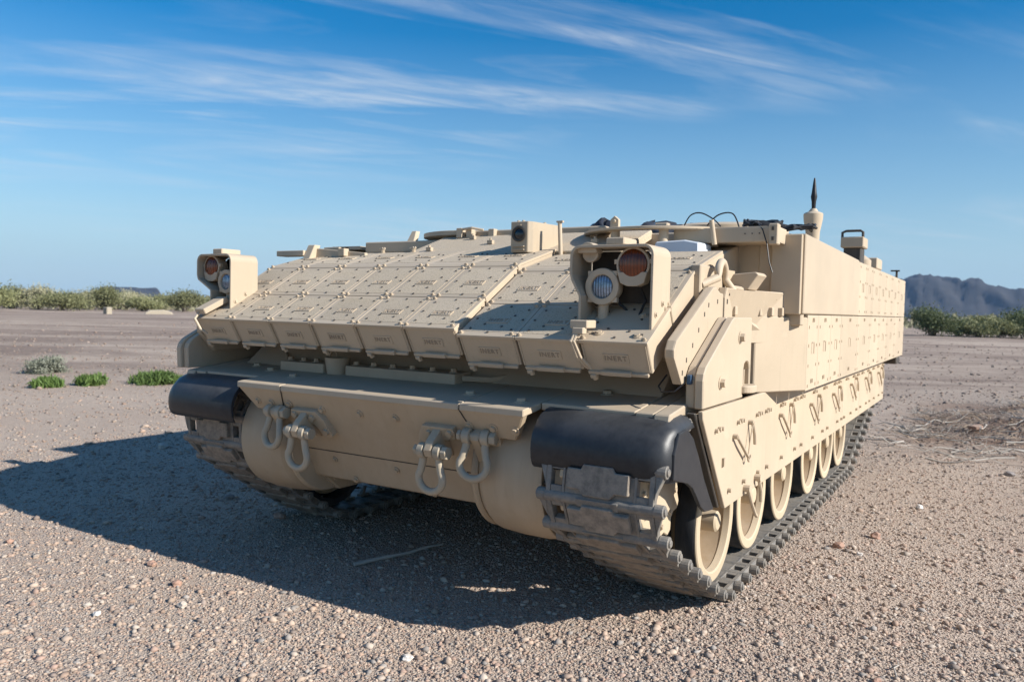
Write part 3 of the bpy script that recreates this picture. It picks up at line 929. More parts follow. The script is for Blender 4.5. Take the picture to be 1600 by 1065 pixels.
lk.prism([(-.018, .05, -.04), (.018, .05, -.04), (.010, p_ * .5, -.095), (-.010, p_ * .5, -.095)], (0, .03, 0))
link_me = lk.mesh('track_link', .002); link_me.materials.append(M['steel'])
pd = G().xy([(-.148, .030), (-.080, .030), (-.072, .008), (.072, .008), (.080, .030), (.148, .030), (.148, p_ - .046), (.085, p_ - .046), (.064, p_ - .022), (-.064, p_ - .022), (-.085, p_ - .046), (-.148, p_ - .046)], .012, .040)
pad_me = pd.mesh('rubber_pad', .004); pad_me.materials.append(M['pad'])
for s, off in ((1, .045), (-1, .10)):
    PITCH_N = round(PATHS[s][2] / .167); pt_ = PATHS[s][2] / PITCH_N
    for i in range(PITCH_N):
        a = at_len(PATHS[s], off + i * pt_); b_ = at_len(PATHS[s], off + (i + 1) * pt_)
        t = Vector((0, b_[0] - a[0], b_[1] - a[1])).normalized()
        nrm = Vector((0, t.z, -t.y))         # outward for a counter-clockwise loop
        # columns: local x, y = tangent, z = outward
        xx = t.cross(nrm)
        F = Matrix((xx, t, nrm)).transposed().to_4x4(); F.translation = Vector((s * 1.375, a[0], a[1]))
        lo = put(link_me, 'track_link', None, veh, F)
        put(pad_me, 'rubber_pad', None, lo, F)

# ---------------------------------------------------------------- tow shackles
def shackle(x, y, z, tilt=0, twist=0):
    """bow shackle hanging from a lug: pin through the lug along x"""
    F = Matrix.Translation((x, y, z)) @ Matrix.Rotation(R(tilt), 4, 'X') @ Matrix.Rotation(R(twist), 4, 'Z')
    pts = [(-.050, 0, 0), (-.050, -.004, -.05), (-.062, -.008, -.10)]
    pts += [(.074 * math.cos(a), -.012, -.135 + .068 * math.sin(a)) for a in np.linspace(R(168), R(372), 13)]
    pts += [(.062, -.008, -.10), (.050, -.004, -.05), (.050, 0, 0)]
    o = part(G().tube(pts, .0195, 12), 'tow_shackle', 'shackle', veh, smooth=True, mat=F)
    for sx in (-1, 1): part(G().cyl((sx * .030, 0, 0), (sx * .070, 0, 0), .040, n=20), 'shackle_eye', 'shackle', o, .004, smooth=True, mat=F)
    g_ = G().cyl((-.095, 0, 0), (.100, 0, 0), .022, n=16); g_.cyl((.072, 0, 0), (.105, 0, 0), .035, n=6); g_.cyl((-.100, 0, 0), (-.078, 0, 0), .028, n=6)
    part(g_, 'shackle_pin', 'shackle', o, .003, mat=F)
    return o


for x in (-.465, .465):
    s = 1 if x > 0 else -1
    # bracket: bolted foot plates left and right, fin in the middle
    # flat foot with chamfered shoulders, bolted on the bow, fin standing off it
    foot = [(x - .10, 1.0 - .02), (x + .09, .98), (x + .17 * (-s if s > 0 else 1) * 0 + .13, .93), (x + .16, .84), (x + .10, .82), (x + .05, .90), (x - .10, .92)]
    if s > 0: foot = [(2 * x - a, b_) for a, b_ in foot]
    zy = lambda z: .035 + (1.062 - z) * .514
    g = G().prism([(a, zy(b_) - .004, b_) for a, b_ in foot], (0, -.045, -.018))
    br = part(g, 'tow_lug', 'tan_shaded', veh, .008, seg=2)
    g = G().yz([(.14, .985), (.04, .955), (-.02, .90), (-.045, .855), (-.03, .82), (.01, .81), (.06, .84), (.16, .80)], x - .024, x + .024)
    part(g, 'lug_fin', 'tan_shaded', br, .008, seg=2)
    bolts(br, 'lug_bolt', 'tan_shaded', [((x + a * (1 if s < 0 else -1), zy(b_) - .046, b_ - .018), (0, -.88, -.47)) for a, b_ in ((-.075, .955), (.055, .945), (.125, .868))], .021, .018)
    shackle(x, -.005, .845, 4)
for x in (-.70, .70):
    g = G().yz([(.20, 1.0), (.09, .985), (.035, .955), (.02, .92), (.05, .885), (.12, .78), (.24, .70)], x - .026, x + .026)
    part(g, 'tow_eye', 'tan_shaded', veh, .010, seg=2)
    shackle(x, .045, .935, -6, 10 if x > 0 else -8)

# ---------------------------------------------------------------- side armour
XL = 1.72      # lower skirt plane
XU = 1.88      # upper panel plane
skz = (.600, 1.105)
for s in (1, -1):
    # lower skirt panels
    for y0, y1 in ((None, 4.18), (4.185, 5.15), (5.155, 7.10)):
        poly = [(.335, 1.118), (.345, 1.08), (.735, .600), (y1, .600), (y1, 1.118)] if y0 is None else [(y0, .600), (y1, .600), (y1, 1.118), (y0, 1.118)]
        sk = part(G().yz(poly, s * (XL - .022), s * XL), 'lower_skirt_panel', 'tan', veh, .003)
        lo_, hi_ = (.45, y1) if y0 is None else (y0, y1)
        g = G()
        for yb in [q for q in (.577, .949, 1.32, 1.521, 1.887, 2.268, 2.469, 2.9, 3.3, 3.75, 3.95, 4.35, 4.75, 5.0, 5.3, 5.7, 6.1, 6.5, 6.9) if lo_ + .03 < q < hi_ - .03]:
            for k in (-.045, 0, .045):
                g.cyl((s * XL, yb + k, 1.014 - abs(k) * .1), (s * (XL + .016), yb + k, 1.014 - abs(k) * .1), .0105, n=8)
        for yb in [q for q in (.774, 1.039, 1.325, 1.525, 1.889, 2.267, 2.467, 2.86, 3.24, 3.44, 3.9, 4.1, 4.24, 4.6, 4.95, 5.2, 5.6, 5.85, 6.2, 6.6, 6.95) if lo_ + .03 < q < hi_ - .03]:
            g.cyl((s * XL, yb, .684), (s * (XL + .018), yb, .684), .0115, n=8)
        if y0 is None:
            g.box(s * XL, s * (XL + .012), .655, .678, .82, .862)
        tag(part(g, 'skirt_fasteners', 'tan', sk), kind='stuff')
    # skirt front edge channel
    g = G().prism([(s * 1.655, .30, 1.11), (s * 1.695, .30, 1.11), (s * 1.695, .70, .605), (s * 1.655, .70, .605)], (0, .03, .0))
    part(g, 'skirt_edge', 'dark', veh, .004)
    # double front side plates
    dx = 0 if s > 0 else -.12
    prof = [(.34, 1.127), (.335, 1.255), (.345, 1.285), (.372, 1.315), (.765, 1.528), (.80, 1.541), (1.135, 1.541), (1.135, 1.127)]
    if s < 0: prof = [(y - .22 if y < 1 else y, z) for y, z in prof]
    # slot for the step is cut as a gap: rear part of the outer plate is built round it
    cut = [(.34, 1.127), (.335, 1.255), (.345, 1.285), (.372, 1.315), (.765, 1.528), (.80, 1.541), (1.125, 1.541), (1.125, 1.18), (1.105, 1.18), (1.105, 1.27), (1.09, 1.30), (1.06, 1.312), (1.03, 1.312), (1.00, 1.30), (.985, 1.27), (.985, 1.127)]
    fp = part(G().yz(cut if s > 0 else prof, s * (XL - .042), s * (XL - .001)), 'front_side_plate', 'tan', veh, .005)
    part(G().yz([(y + .02, z) for y, z in prof], s * (XL - .090), s * (XL - .046)), 'front_side_plate', 'tan', veh, .005)
    bolts(fp, 'plate_bolt', 'tan', [((s * XL, y, z), (s, 0, 0)) for y, z in ((.906, 1.44), (.592, 1.23))], .022, .024)
    if s > 0:
        ring = G().xy([(XL + .05 * math.cos(a), 1.05 + .085 * math.sin(a)) for a in np.linspace(0, 2 * math.pi, 25)[:-1]], 1.150, 1.190)
        st = part(ring, 'step', 'tan', fp, .006)
        part(G().cyl((XL - .02, 1.05, 1.19), (XL - .02, 1.05, 1.27), .008), 'step_pin', 'tan', fp)
    # angled plain armour box between front plate and panels
    poly = [(s * 1.676, 1.365), (s * (XU + .002), 1.742), (s * 1.66, 1.742), (s * 1.60, 1.365)]
    part(G().xy(poly, 1.118, 1.548), 'angled_armor_box', 'tan_clean', veh, .005)
    # plain upper wall box
    part(G().yz([(1.60, 1.567), (3.70, 1.567), (3.70, 1.985), (3.62, 2.005), (1.60, 2.025)], s * 1.62, s * (XU + .003)), 'side_stowage_box', 'tan_clean', veh, .006)
    part(G().box(s * 1.70, s * (XU - .012), 1.568, 1.598, 1.565, 2.02), 'corner_post', 'tan_clean', veh, .004)
    # upper wall coping
    part(G().yz([(1.60, 2.026), (3.62, 2.006), (7.40, 2.006), (7.40, 1.99), (1.60, 2.0)], s * 1.5, s * 1.80), 'roof_edge', 'tan', veh)
    # panels
    low = (1.746, 2.08, 2.51, 2.92, 3.71, 4.43, 5.05, 5.67, 6.4, 7.40)
    for a, b_ in zip(low[:-1], low[1:]):
        pn = part(G().box(s * (XU - .03), s * XU, a + .004, b_ - .004, 1.112, 1.562), 'side_panel', 'tan', veh, .003)
        g = G(); c_ = (a + b_) / 2
        for yy in (a + .05, b_ - .05):
            for zz_ in (1.14, 1.26, 1.38, 1.49): g.box(s * XU, s * (XU + .0035), yy - .0055, yy + .0055, zz_ - .009, zz_ + .009)
        for zz_ in (1.165, 1.533):
            for k in (-.018, .018): g.box(s * XU, s * (XU + .006), c_ + k - .006, c_ + k + .006, zz_ - .012, zz_ + .012)
        tag(part(g, 'panel_bolts', 'tan', pn), kind='stuff')
        g = G().box(s * XU, s * (XU + .0015), c_ - .035, c_ + .035, 1.33, 1.40); g.box(s * XU, s * (XU + .005), c_ + .030, c_ + .035, 1.33, 1.40); g.box(s * XU, s * (XU + .005), c_ - .02, c_ + .035, 1.394, 1.40)
        part(g, 'panel_tag', 'tan', pn)
    upp = (3.71, 4.11, 4.51, 5.0, 5.5, 6.02, 6.65, 7.40)
    for a, b_ in zip(upp[:-1], upp[1:]):
        pn = part(G().box(s * (XU - .03), s * XU, a + .004, b_ - .004, 1.568, 1.995), 'side_panel', 'tan', veh, .003)
        g = G(); c_ = (a + b_) / 2
        for yy in (a + .05, b_ - .05):
            for zz_ in (1.60, 1.72, 1.84, 1.96): g.box(s * XU, s * (XU + .0035), yy - .0055, yy + .0055, zz_ - .009, zz_ + .009)
        tag(part(g, 'panel_bolts', 'tan', pn), kind='stuff')
        g = G().box(s * XU, s * (XU + .0015), c_ - .035, c_ + .035, 1.76, 1.83); g.box(s * XU, s * (XU + .005), c_ + .030, c_ + .035, 1.76, 1.83); g.box(s * XU, s * (XU + .005), c_ - .02, c_ + .035, 1.824, 1.83)
        part(g, 'panel_tag', 'tan', pn)
    part(G().box(s * 1.5, s * (XU - .035), 1.75, 7.38, 1.14, 1.98), 'panel_backing', 'tan', veh)
    # tow-cable hooks on the lower skirt
    for i, (y, z) in enumerate(((.835, .90), (1.82, .905), (2.75, .885), (3.65, .885), (4.56, .90), (5.5, .90), (6.5, .895))):
        if s < 0 and i > 0: break
        F = Matrix.Translation((s * XL, y, z)) @ (Matrix.Identity(4) if s > 0 else Matrix.Rotation(math.pi, 4, 'Z'))
        g = G()
        for (py_, pz_) in ((0, .045), (.285, .085)):
            g.cyl((0, py_, pz_), (.026, py_, pz_), .013, n=10)
        g.tube([(.022, 0, .045), (.026, .07, -.005), (.026, .15, -.055), (.026, .20, -.085)], .0085)
        g.tube([(.026, .222 + .020 * math.cos(a), -.092 + .020 * math.sin(a)) for a in np.linspace(0, 2 * math.pi, 14)[:-1]], .0055, closed=True)
        g.tube([(.022, .285, .085), (.028, .312, .02), (.028, .325, -.035)], .0095)
        g.tube([(.024, .285, .08), (.02, .25, -.02), (.022, .225, -.072)], .0038)
        part(g, 'cable_hook', 'tan', veh, smooth=True, mat=F)
    # hook hanging below the skirt edge
    if s > 0:
        F = Matrix.Translation((XL, 1.07, .64))
        g = G().cyl((0, 0, 0), (.035, 0, 0), .020, n=10); g.cyl((0, .22, .02), (.035, .22, .02), .020, n=10)
        g.tube([(.022, 0, 0), (.026, .06, -.08), (.026, .15, -.165), (.026, .185, -.185)], .010)
        g.tube([(.022, .22, .015), (.028, .26, -.06), (.028, .265, -.12)], .010)
        part(g, 'cable_hook', 'tan', veh, smooth=True, mat=F)

# flank plates: a slanted one beside the armour boxes, then a level one angled outwards to the raised compartment
for s in (1, -1):
    X = lambda y: 1.628 if y < 1.25 else 1.628 + (y - 1.25) * .47
    def slab(pl, name):
        g_ = G(); n_ = len(pl)
        vs = [(s * X(y), y, z) for y, z in pl] + [(s * (X(y) - .045), y, z) for y, z in pl]
        g_.add(vs, [tuple(range(n_)), tuple(range(n_, 2 * n_))[::-1]] + [(i, (i + 1) % n_, n_ + (i + 1) % n_, n_ + i) for i in range(n_)])
        return part(g_, name, 'tan', veh, .008, seg=2)
    fa = slab([(.31, 1.235), (.20, 1.36), (.195, 1.395), (.225, 1.435), (.73, 1.688), (.775, 1.692), (.84, 1.665), (.90, 1.66), (.90, 1.25)], 'flank_plate')
    fb = slab([(.925, 1.64), (.96, 1.695), (1.25, 1.692), (1.58, 1.688), (1.58, 1.40), (1.25, 1.40), (.925, 1.35)], 'flank_plate')
    g = G()
    for y, z in ((.66, 1.60), (.60, 1.555), (.52, 1.48), (.44, 1.41), (.36, 1.345), (.31, 1.29), (.80, 1.62)):
        g.box(s * (X(y) - .002), s * (X(y) + .002), y - .0045, y + .0045, z - .012, z + .010)
    tag(part(g, 'slot_holes', 'dark', fa), kind='stuff')
    g = G()
    for k in range(7):
        y = 1.0 + k * .085; z = 1.668 - k * .002
        g.box(s * (X(y) - .002), s * (X(y) + .003), y - .005, y + .005, z - .014, z + .012)
    y = .965; g.box(s * (X(y) - .002), s * (X(y) + .003), y - .006, y + .006, 1.61, 1.635)
    tag(part(g, 'slot_holes', 'dark', fb), kind='stuff')
    for y in (1.10, 1.28, 1.38, 1.47, 1.55):
        g = G().box(s * (X(y) - .02), s * (X(y) + .014), y - .022, y + .022, 1.552, 1.600)
        part(g, 'ledge_bracket', 'tan', fb, .003)
# small blue connector and its wire beside the flank plate
part(G().box(1.640, 1.662, .335, .365, 1.235, 1.28), 'connector', 'blue', veh, .004)
part(G().tube([(1.66, .26, 1.25), (1.62, .24, 1.21), (1.55, .27, 1.20), (1.51, .33, 1.22), (1.53, .38, 1.27)], .004), 'connector_wire', 'cable', veh, smooth=True)
# exhaust grille area behind the boxes on the right: arched grab tube, folded bracket
part(G().tube([(1.56, .74, 1.70)] + [(1.60 + .02 * math.cos(a), .95 - .13 * math.cos(a), 1.74 + .085 * math.sin(a)) for a in np.linspace(0, math.pi, 11)] + [(1.62, 1.10, 1.68)], .021, 12), 'grab_arch', 'tan', veh, smooth=True)
part(G().box(1.52, 1.57, .70, 1.12, 1.60, 1.80), 'flank_wall', 'tan', veh, .006)
g = G().xz([(1.56, 1.70), (1.60, 1.775), (1.72, 1.785), (1.735, 1.77), (1.72, 1.75), (1.68, 1.69)], 1.16, 1.34)
part(g, 'folded_bracket', 'tan', veh, .004)
part(G().tube([(1.56, 1.15, 1.73), (1.60, 1.10, 1.70), (1.66, 1.18, 1.69)], .014), 'pipe', 'tan', veh, smooth=True)
# front wall of the raised rear compartment
part(G().box(.95, 1.87, 1.606, 1.68, 1.5, 2.0), 'compartment_front', 'tan', veh, .006)
g = G().box(1.18, 1.775, 1.36, 1.599, 1.962, 2.05)
bm_ = part(g, 'cross_beam', 'tan', veh, .012, seg=2)
part(G().box(1.735, 1.785, 1.335, 1.40, 1.945, 2.06), 'beam_end', 'tan', bm_, .005)
g = G()
for z in (1.975, 2.03): g.box(1.752, 1.765, 1.330, 1.336, z - .008, z + .012)
for x in (1.60, 1.64, 1.68): g.bolt((x, 1.36, 2.01), (0, -1, 0), .004, .004, False)
part(g, 'beam_bolts', 'dark', bm_)
pr = part(G().lathe((1.835, 1.598, 1.985), (0, -1, 0), [(.024, 0), (.026, .022), (.017, .024), (.015, .012)], 20), 'port', 'dark', veh, smooth=True)

# ---------------------------------------------------------------- roof fittings
g = G().prism([(-.66, 1.13, 1.915), (.95, 1.13, 1.915), (.95, 1.60, 2.075), (-.66, 1.60, 2.075)], (0, .03, -.05))
rf = part(g, 'roof_front_plate', 'tan_pad', veh, .005)
for x, y in ((-.5, 1.2), (-.1, 1.35), (.15, 1.5), (-.35, 1.5), (.7, 1.3)):
    zq = 1.915 + (y - 1.13) * .34
    part(G().box(x - .02, x + .02, y - .015, y + .015, zq, zq + .025).cyl((x, y, zq + .015), (x, y, zq + .04), .009, n=6), 'plate_clamp', 'tan', rf)
part(G().box(-1.45, 1.3, 1.60, 2.4, 1.97, 2.055), 'engine_deck', 'tan', veh, .008)
# left hatch: flat rim with bracket and hinges
ht = part(G().lathe((-.62, 2.0, 2.085), (0, 0, 1), [(.30, -.03), (.44, .0), (.44, .03), (.41, .036), (.05, .045)], 40), 'hatch', 'tan', veh, smooth=True)
part(G().prism([(-1.04, 1.60, 2.035), (-.965, 1.60, 2.035), (-.985, 1.66, 2.135), (-1.03, 1.66, 2.135)], (0, .05, 0)), 'hatch_bracket', 'tan', ht, .004)
g = G()
for x, y, h_ in ((-.50, 1.56, .03), (-.25, 1.60, .02), (.02, 1.60, .025), (-.42, 1.57, .02)): g.box(x - .025, x + .025, y - .02, y + .03, 2.06, 2.10 + h_)
g.tube([(-.48, 1.55, 2.12), (-.38, 1.53, 2.125), (-.30, 1.56, 2.11)], .010)
part(g, 'hatch_hinge', 'tan', ht, .004)
part(G().box(-.45, .60, 1.62, 1.66, 2.06, 2.115), 'roof_rail', 'tan', veh, .008)
for x in (-.875, -.60):
    sb = G().tube([(x, 1.16, 1.90), (x, 1.15, 1.945), (x + .01, 1.15, 1.96)], .014); sb.tube([(x - .03, 1.15, 1.955), (x + .02, 1.15, 1.962)], .006)
    part(sb, 'nozzle', 'tan', veh, smooth=True)
# left edge brackets
part(G().box(-1.74, -1.46, .96, 1.06, 1.905, 1.945), 'edge_bracket', 'tan', veh, .004)
part(G().prism([(-1.47, .93, 1.82), (-1.40, .93, 1.82), (-1.385, 1.0, 1.985), (-1.455, 1.0, 1.985)], (0, .06, 0)), 'edge_upright', 'tan', veh, .005)
part(G().prism([(-1.42, 1.02, 1.86), (-.95, 1.05, 1.89), (-.95, 1.05, 1.925), (-1.42, 1.02, 1.965)], (0, .03, 0)), 'edge_rail', 'tan', veh, .004)
part(G().box(-1.16, -1.10, 1.0, 1.05, 1.90, 1.955), 'edge_stop', 'tan', veh, .004)
# camera box
cb_ = part(G().xy([(.275, 1.0), (.395, 1.0), (.415, 1.03), (.455, 1.32), (.30, 1.32)], 1.90, 2.088), 'camera_box', 'tan_clean', veh, .004)
part(G().lathe((.335, 1.002, 2.012), (0, -1, 0), [(.046, 0), (.048, .010), (.040, .012), (.036, .004)], 28), 'lens_ring', 'dark', cb_, smooth=True)
part(G().lathe((.335, 1.002, 2.012), (0, -1, 0), [(.037, 0), (.030, .006), (.012, .010), (.003, .010)], 24), 'camera_lens', 'dark_lens', cb_, smooth=True)
g = G().box(.29, .375, .985, 1.0, 1.935, 1.94); g.box(.29, .375, .985, 1.0, 1.915, 1.92)
for x in (.30, .335): g.bolt((x, 1.05, 2.088), (0, 0, 1), .010, .012)
g.bolt((.40, 1.2, 2.088), (0, 0, 1), .010, .012); g.box(.32, .35, .992, 1.0, 2.062, 2.07)
part(g, 'camera_fittings', 'tan', cb_)
pole = part(G().cyl((.56, 1.12, 1.88), (.548, 1.12, 2.085), .013, n=12), 'marker_pole', 'tan', veh, smooth=True)
part(G().box(.53, .572, 1.11, 1.13, 2.085, 2.096), 'pole_cap', 'tan', pole)
# right ring plate on posts
rp = G().lathe((.99, 1.72, 2.045), (0, 0, 1), [(.50, -.006), (.515, 0), (.515, .012), (.48, .018), (.34, .03), (.33, .018), (.46, -.004)], 44, True)
rpo = part(rp, 'ring_plate', 'tan', veh, smooth=True)
for a in (-150, -110, -70, -30): part(G().cyl((.99 + .45 * math.cos(R(a)), 1.72 + .45 * math.sin(R(a)), 1.95), (.99 + .45 * math.cos(R(a)), 1.72 + .45 * math.sin(R(a)), 2.045), .028, n=14), 'ring_post', 'tan', rpo, smooth=True)
part(G().prism([(1.10, 1.22, 1.88), (1.39, 1.20, 1.88), (1.385, 1.21, 1.955), (1.30, 1.22, 1.972), (1.12, 1.23, 1.966)], (.01, .2, 0)), 'wrapped_box', 'white', veh, .008)
g = G().prism([(.66, 1.6, 2.06), (.72, 1.6, 2.06), (.72, 1.6, 2.15), (.69, 1.6, 2.175), (.66, 1.6, 2.15)], (0, .03, 0)); g.cyl((.69, 1.59, 2.14), (.69, 1.64, 2.14), .012)
part(g, 'lifting_lug', 'tan', veh, .004)
part(G().box(.50, .62, 1.60, 1.70, 2.05, 2.115), 'roof_fitting', 'tan', veh, .01)
part(G().cyl((1.435, 1.34, 1.95), (1.415, 1.33, 2.09), .014, n=12), 'handrail_post', 'tan', veh, smooth=True)
# right cupola
cu = part(G().lathe((1.20, 2.3, 2.10), (0, 0, 1), [(.40, -.1), (.42, 0), (.42, .03), (.36, .05), (.05, .055)], 44), 'cupola', 'tan', veh, smooth=True)
g = G().box(.82, .92, 1.95, 2.05, 2.06, 2.16); g.box(1.14, 1.22, 1.85, 1.92, 2.03, 2.10); g.prism([(1.52, 1.85, 2.06), (1.66, 1.85, 2.06), (1.66, 1.85, 2.10), (1.56, 1.85, 2.14), (1.52, 1.85, 2.12)], (0, .12, 0))
part(g, 'cupola_blocks', 'tan', cu, .008)
# antenna
an = part(G().lathe((1.80, 2.2, 2.0), (0, 0, 1), [(.040, 0), (.043, .09), (.058, .17), (.060, .205), (.054, .212), (.030, .222), (.018, .24)], 28), 'antenna', 'tan', veh, smooth=True)
part(G().lathe((1.80, 2.2, 2.235), (0, 0, 1), [(.012, 0), (.014, .05), (.020, .08), (.015, .11), (.011, .15), (.006, .19), (.004, .20)], 14), 'whip', 'cable', an, smooth=True)
# rear roof boxes
rb = part(G().box(1.68, 1.86, 4.0, 4.25, 2.135, 2.225), 'rear_sight', 'tan', veh, .008)
part(G().tube([(1.69, 4.02, 2.22), (1.69, 4.02, 2.262), (1.72, 4.02, 2.275), (1.83, 4.02, 2.275), (1.85, 4.02, 2.262), (1.85, 4.02, 2.22)], .011), 'guard_bar', 'dark', rb, smooth=True)
part(G().box(1.70, 1.84, 4.03, 4.22, 2.0, 2.136), 'sight_base', 'dark', rb, .01)
part(G().box(1.70, 1.88, 4.75, 5.1, 2.0, 2.10), 'roof_stowage', 'tan', veh, .008)
part(G().lathe((1.78, 4.5, 2.0), (0, 0, 1), [(.08, 0), (.08, .06), (.03, .10)], 18), 'roof_vent', 'tan', veh, smooth=True)
rl = part(G().cyl((1.86, 6.6, 2.0), (1.86, 6.6, 2.08), .012), 'rear_marker', 'dark', veh)
part(G().box(1.80, 1.89, 6.58, 6.62, 2.07, 2.085), 'rear_marker_arm', 'dark', rl)
part(G().box(1.70, 1.86, 7.0, 7.3, 1.02, 1.10), 'rear_tow_fitting', 'dark', veh, .01)

# ================================================================== THINGS LYING ON THE ROOF
def spline(q, n=6):
    P_ = [Vector(p) for p in q]; out = []
    for i in range(len(P_) - 1):
        a, b_, c_, d_ = P_[max(i - 1, 0)], P_[i], P_[i + 1], P_[min(i + 2, len(P_) - 1)]
        for k in range(n):
            t = k / n
            out.append(.5 * ((2 * b_) + (c_ - a) * t + (2 * a - 5 * b_ + 4 * c_ - d_) * t * t + (3 * b_ - a - 3 * c_ + d_) * t ** 3))
    return out + [P_[-1]]


def coil(name, label, cx, cy, cz, r, n, seed):
    rr = random.Random(seed); g_ = G()
    pts = []
    for k in range(n * 14):
        a = k / 14 * 2 * math.pi
        q = r * (.75 + .35 * rr.random())
        pts.append((cx + q * math.cos(a) * 1.25, cy + q * math.sin(a), cz + .012 + .05 * abs(math.sin(a * .5 + rr.random())) + .012 * rr.random()))
    g_.tube(pts, .0085, 6)
    o = part(g_, name, 'cable', None, smooth=True)
    return tag(o, label, 'cable')


coil('cable_coil', 'tangled coil of black cable on the roof above the cross beam', 1.66, 1.52, 2.03, .085, 8, 3)
coil('cable_coil', 'flat loop of black cable on the roof beside the antenna', 1.77, 1.75, 2.03, .10, 4, 5)
g = G().tube([(1.66, 1.40, 2.07), (1.70, 1.345, 2.03), (1.73, 1.33, 1.95), (1.745, 1.33, 1.85), (1.765, 1.33, 1.79)], .0035, 6)
tag(part(g, 'hanging_wire', 'cable', None, smooth=True), 'thin dark wire hanging down the shaded compartment wall', 'wire')
for q, lab in (([(1.05, 1.9, 2.12), (1.10, 1.88, 2.19), (1.18, 1.85, 2.20), (1.28, 1.8, 2.15), (1.34, 1.75, 2.10)], 'black cable arching over the left side of the right cupola'), ([(1.22, 1.86, 2.12), (1.30, 1.83, 2.18), (1.40, 1.80, 2.18), (1.46, 1.75, 2.08)], 'black cable arching down to the handrail post')):
    fine_ = spline(q)
    tag(part(G().tube(fine_, .0045, 6), 'cable', 'cable', None, smooth=True), lab, 'cable')


def bag(label, cx, cy, cz, rx, ry, rz, seed):
    rr = random.Random(seed); g_ = G(); nu, nv = 22, 12; vs = []
    ph = [rr.random() * 6 for _ in range(6)]
    for j in range(nv + 1):
        th = math.pi * j / nv
        for i in range(nu):
            a = 2 * math.pi * i / nu
            d = 1 + .16 * math.sin(3 * a + ph[0] + 2 * th) + .12 * math.sin(5 * a + ph[1] - 3 * th) + .09 * math.sin(9 * a + ph[2] + 5 * th)
            vs.append((cx + rx * d * math.sin(th) * math.cos(a), cy + ry * d * math.sin(th) * math.sin(a), max(cz - .01, cz + rz * (.1 + math.cos(th)) * d)))
    fs = [(j * nu + i, j * nu + (i + 1) % nu, (j + 1) * nu + (i + 1) % nu, (j + 1) * nu + i) for j in range(nv) for i in range(nu)]
    g_.add(vs, fs)
    o = part(g_, 'plastic_bag', 'tarp', None)
    for p in o.data.polygons: p.use_smooth = True
    return tag(o, label, 'bag')


bag('crumpled black plastic bag beside the lifting lug on the roof', .50, 1.86, 2.06, .10, .10, .10, 1)
bag('long low black plastic sheet behind the ring plate', .82, 1.98, 2.06, .24, .14, .085, 2)
bag('small black plastic bag behind the right end of the ring plate', 1.08, 2.05, 2.06, .12, .10, .07, 4)

# ================================================================== STONES, STICKS, PLANTS
CX, CY = 2.82, -3.10
ICO = None
bmi = bmesh.new(); bmesh.ops.create_icosphere(bmi, subdivisions=1, radius=1)
IV = np.array([v.co[:] for v in bmi.verts]); bmi.verts.index_update(); IF = np.array([[v.index for v in f_.verts] for f_ in bmi.faces]); bmi.free()

PAL = np.array((1.13, 1.09, 1.05)) * np.array([(.40, .31, .24), (.46, .37, .30), (.35, .25, .19), (.28, .23, .20), (.24, .195, .17), (.46, .37, .295), (.36, .25, .20), (.32, .30, .28), (.46, .40, .34), (.43, .32, .25)])


def gravel(name, label, n_st, seed, rmin, rmax, smin, smax, power, a0=-70, a1=8):
    rs = np.random.RandomState(seed)
    u = rs.rand(n_st)
    r = rmin * (rmax / rmin) ** (u ** power)
    a = np.radians(a0 + (a1 - a0) * rs.rand(n_st))
    x = CX + r * np.sin(a); y = CY + r * np.cos(a)
    size = smin * (smax / smin) ** (rs.rand(n_st) ** 2.6) * (1 + .02 * (r - rmin))
    scl = size[:, None] * (0.65 + .7 * rs.rand(n_st, 3)); scl[:, 2] *= .6
    ang = rs.rand(n_st) * 2 * np.pi
    jit = 1 + .95 * (rs.rand(n_st, 12, 3) - .5)
    P0 = IV[None] * jit * scl[:, None, :] if len(IV) == 12 else None
    ca, sa = np.cos(ang)[:, None], np.sin(ang)[:, None]
    X_ = P0[:, :, 0] * ca - P0[:, :, 1] * sa + x[:, None]; Y_ = P0[:, :, 0] * sa + P0[:, :, 1] * ca + y[:, None]
    hz_ = np.array([hills(float(p), float(q)) for p, q in zip(x, y)])
    Z_ = P0[:, :, 2] + (scl[:, 2] * .35)[:, None] + hz_[:, None]
    V = np.stack([X_, Y_, Z_], -1).reshape(-1, 3)
    Fc = (IF[None] + (np.arange(n_st) * 12)[:, None, None]).reshape(-1, 3)
    me = bpy.data.meshes.new(name)
    me.vertices.add(len(V)); me.vertices.foreach_set('co', V.ravel())
    me.loops.add(len(Fc) * 3); me.loops.foreach_set('vertex_index', Fc.ravel().astype(np.int32))
    me.polygons.add(len(Fc)); me.polygons.foreach_set('loop_start', np.arange(0, len(Fc) * 3, 3, dtype=np.int32)); me.polygons.foreach_set('loop_total', np.full(len(Fc), 3, dtype=np.int32))
    me.update(calc_edges=True)
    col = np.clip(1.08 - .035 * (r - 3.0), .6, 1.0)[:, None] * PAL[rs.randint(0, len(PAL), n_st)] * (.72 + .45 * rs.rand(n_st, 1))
    at_ = me.color_attributes.new('stone_colour', 'FLOAT_COLOR', 'POINT')
    cc = np.ones((len(V), 4)); cc[:, :3] = np.repeat(col, 12, 0)
    at_.data.foreach_set('color', cc.ravel())
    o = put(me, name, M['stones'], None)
    tag(o, label, kind='stuff')
    return o


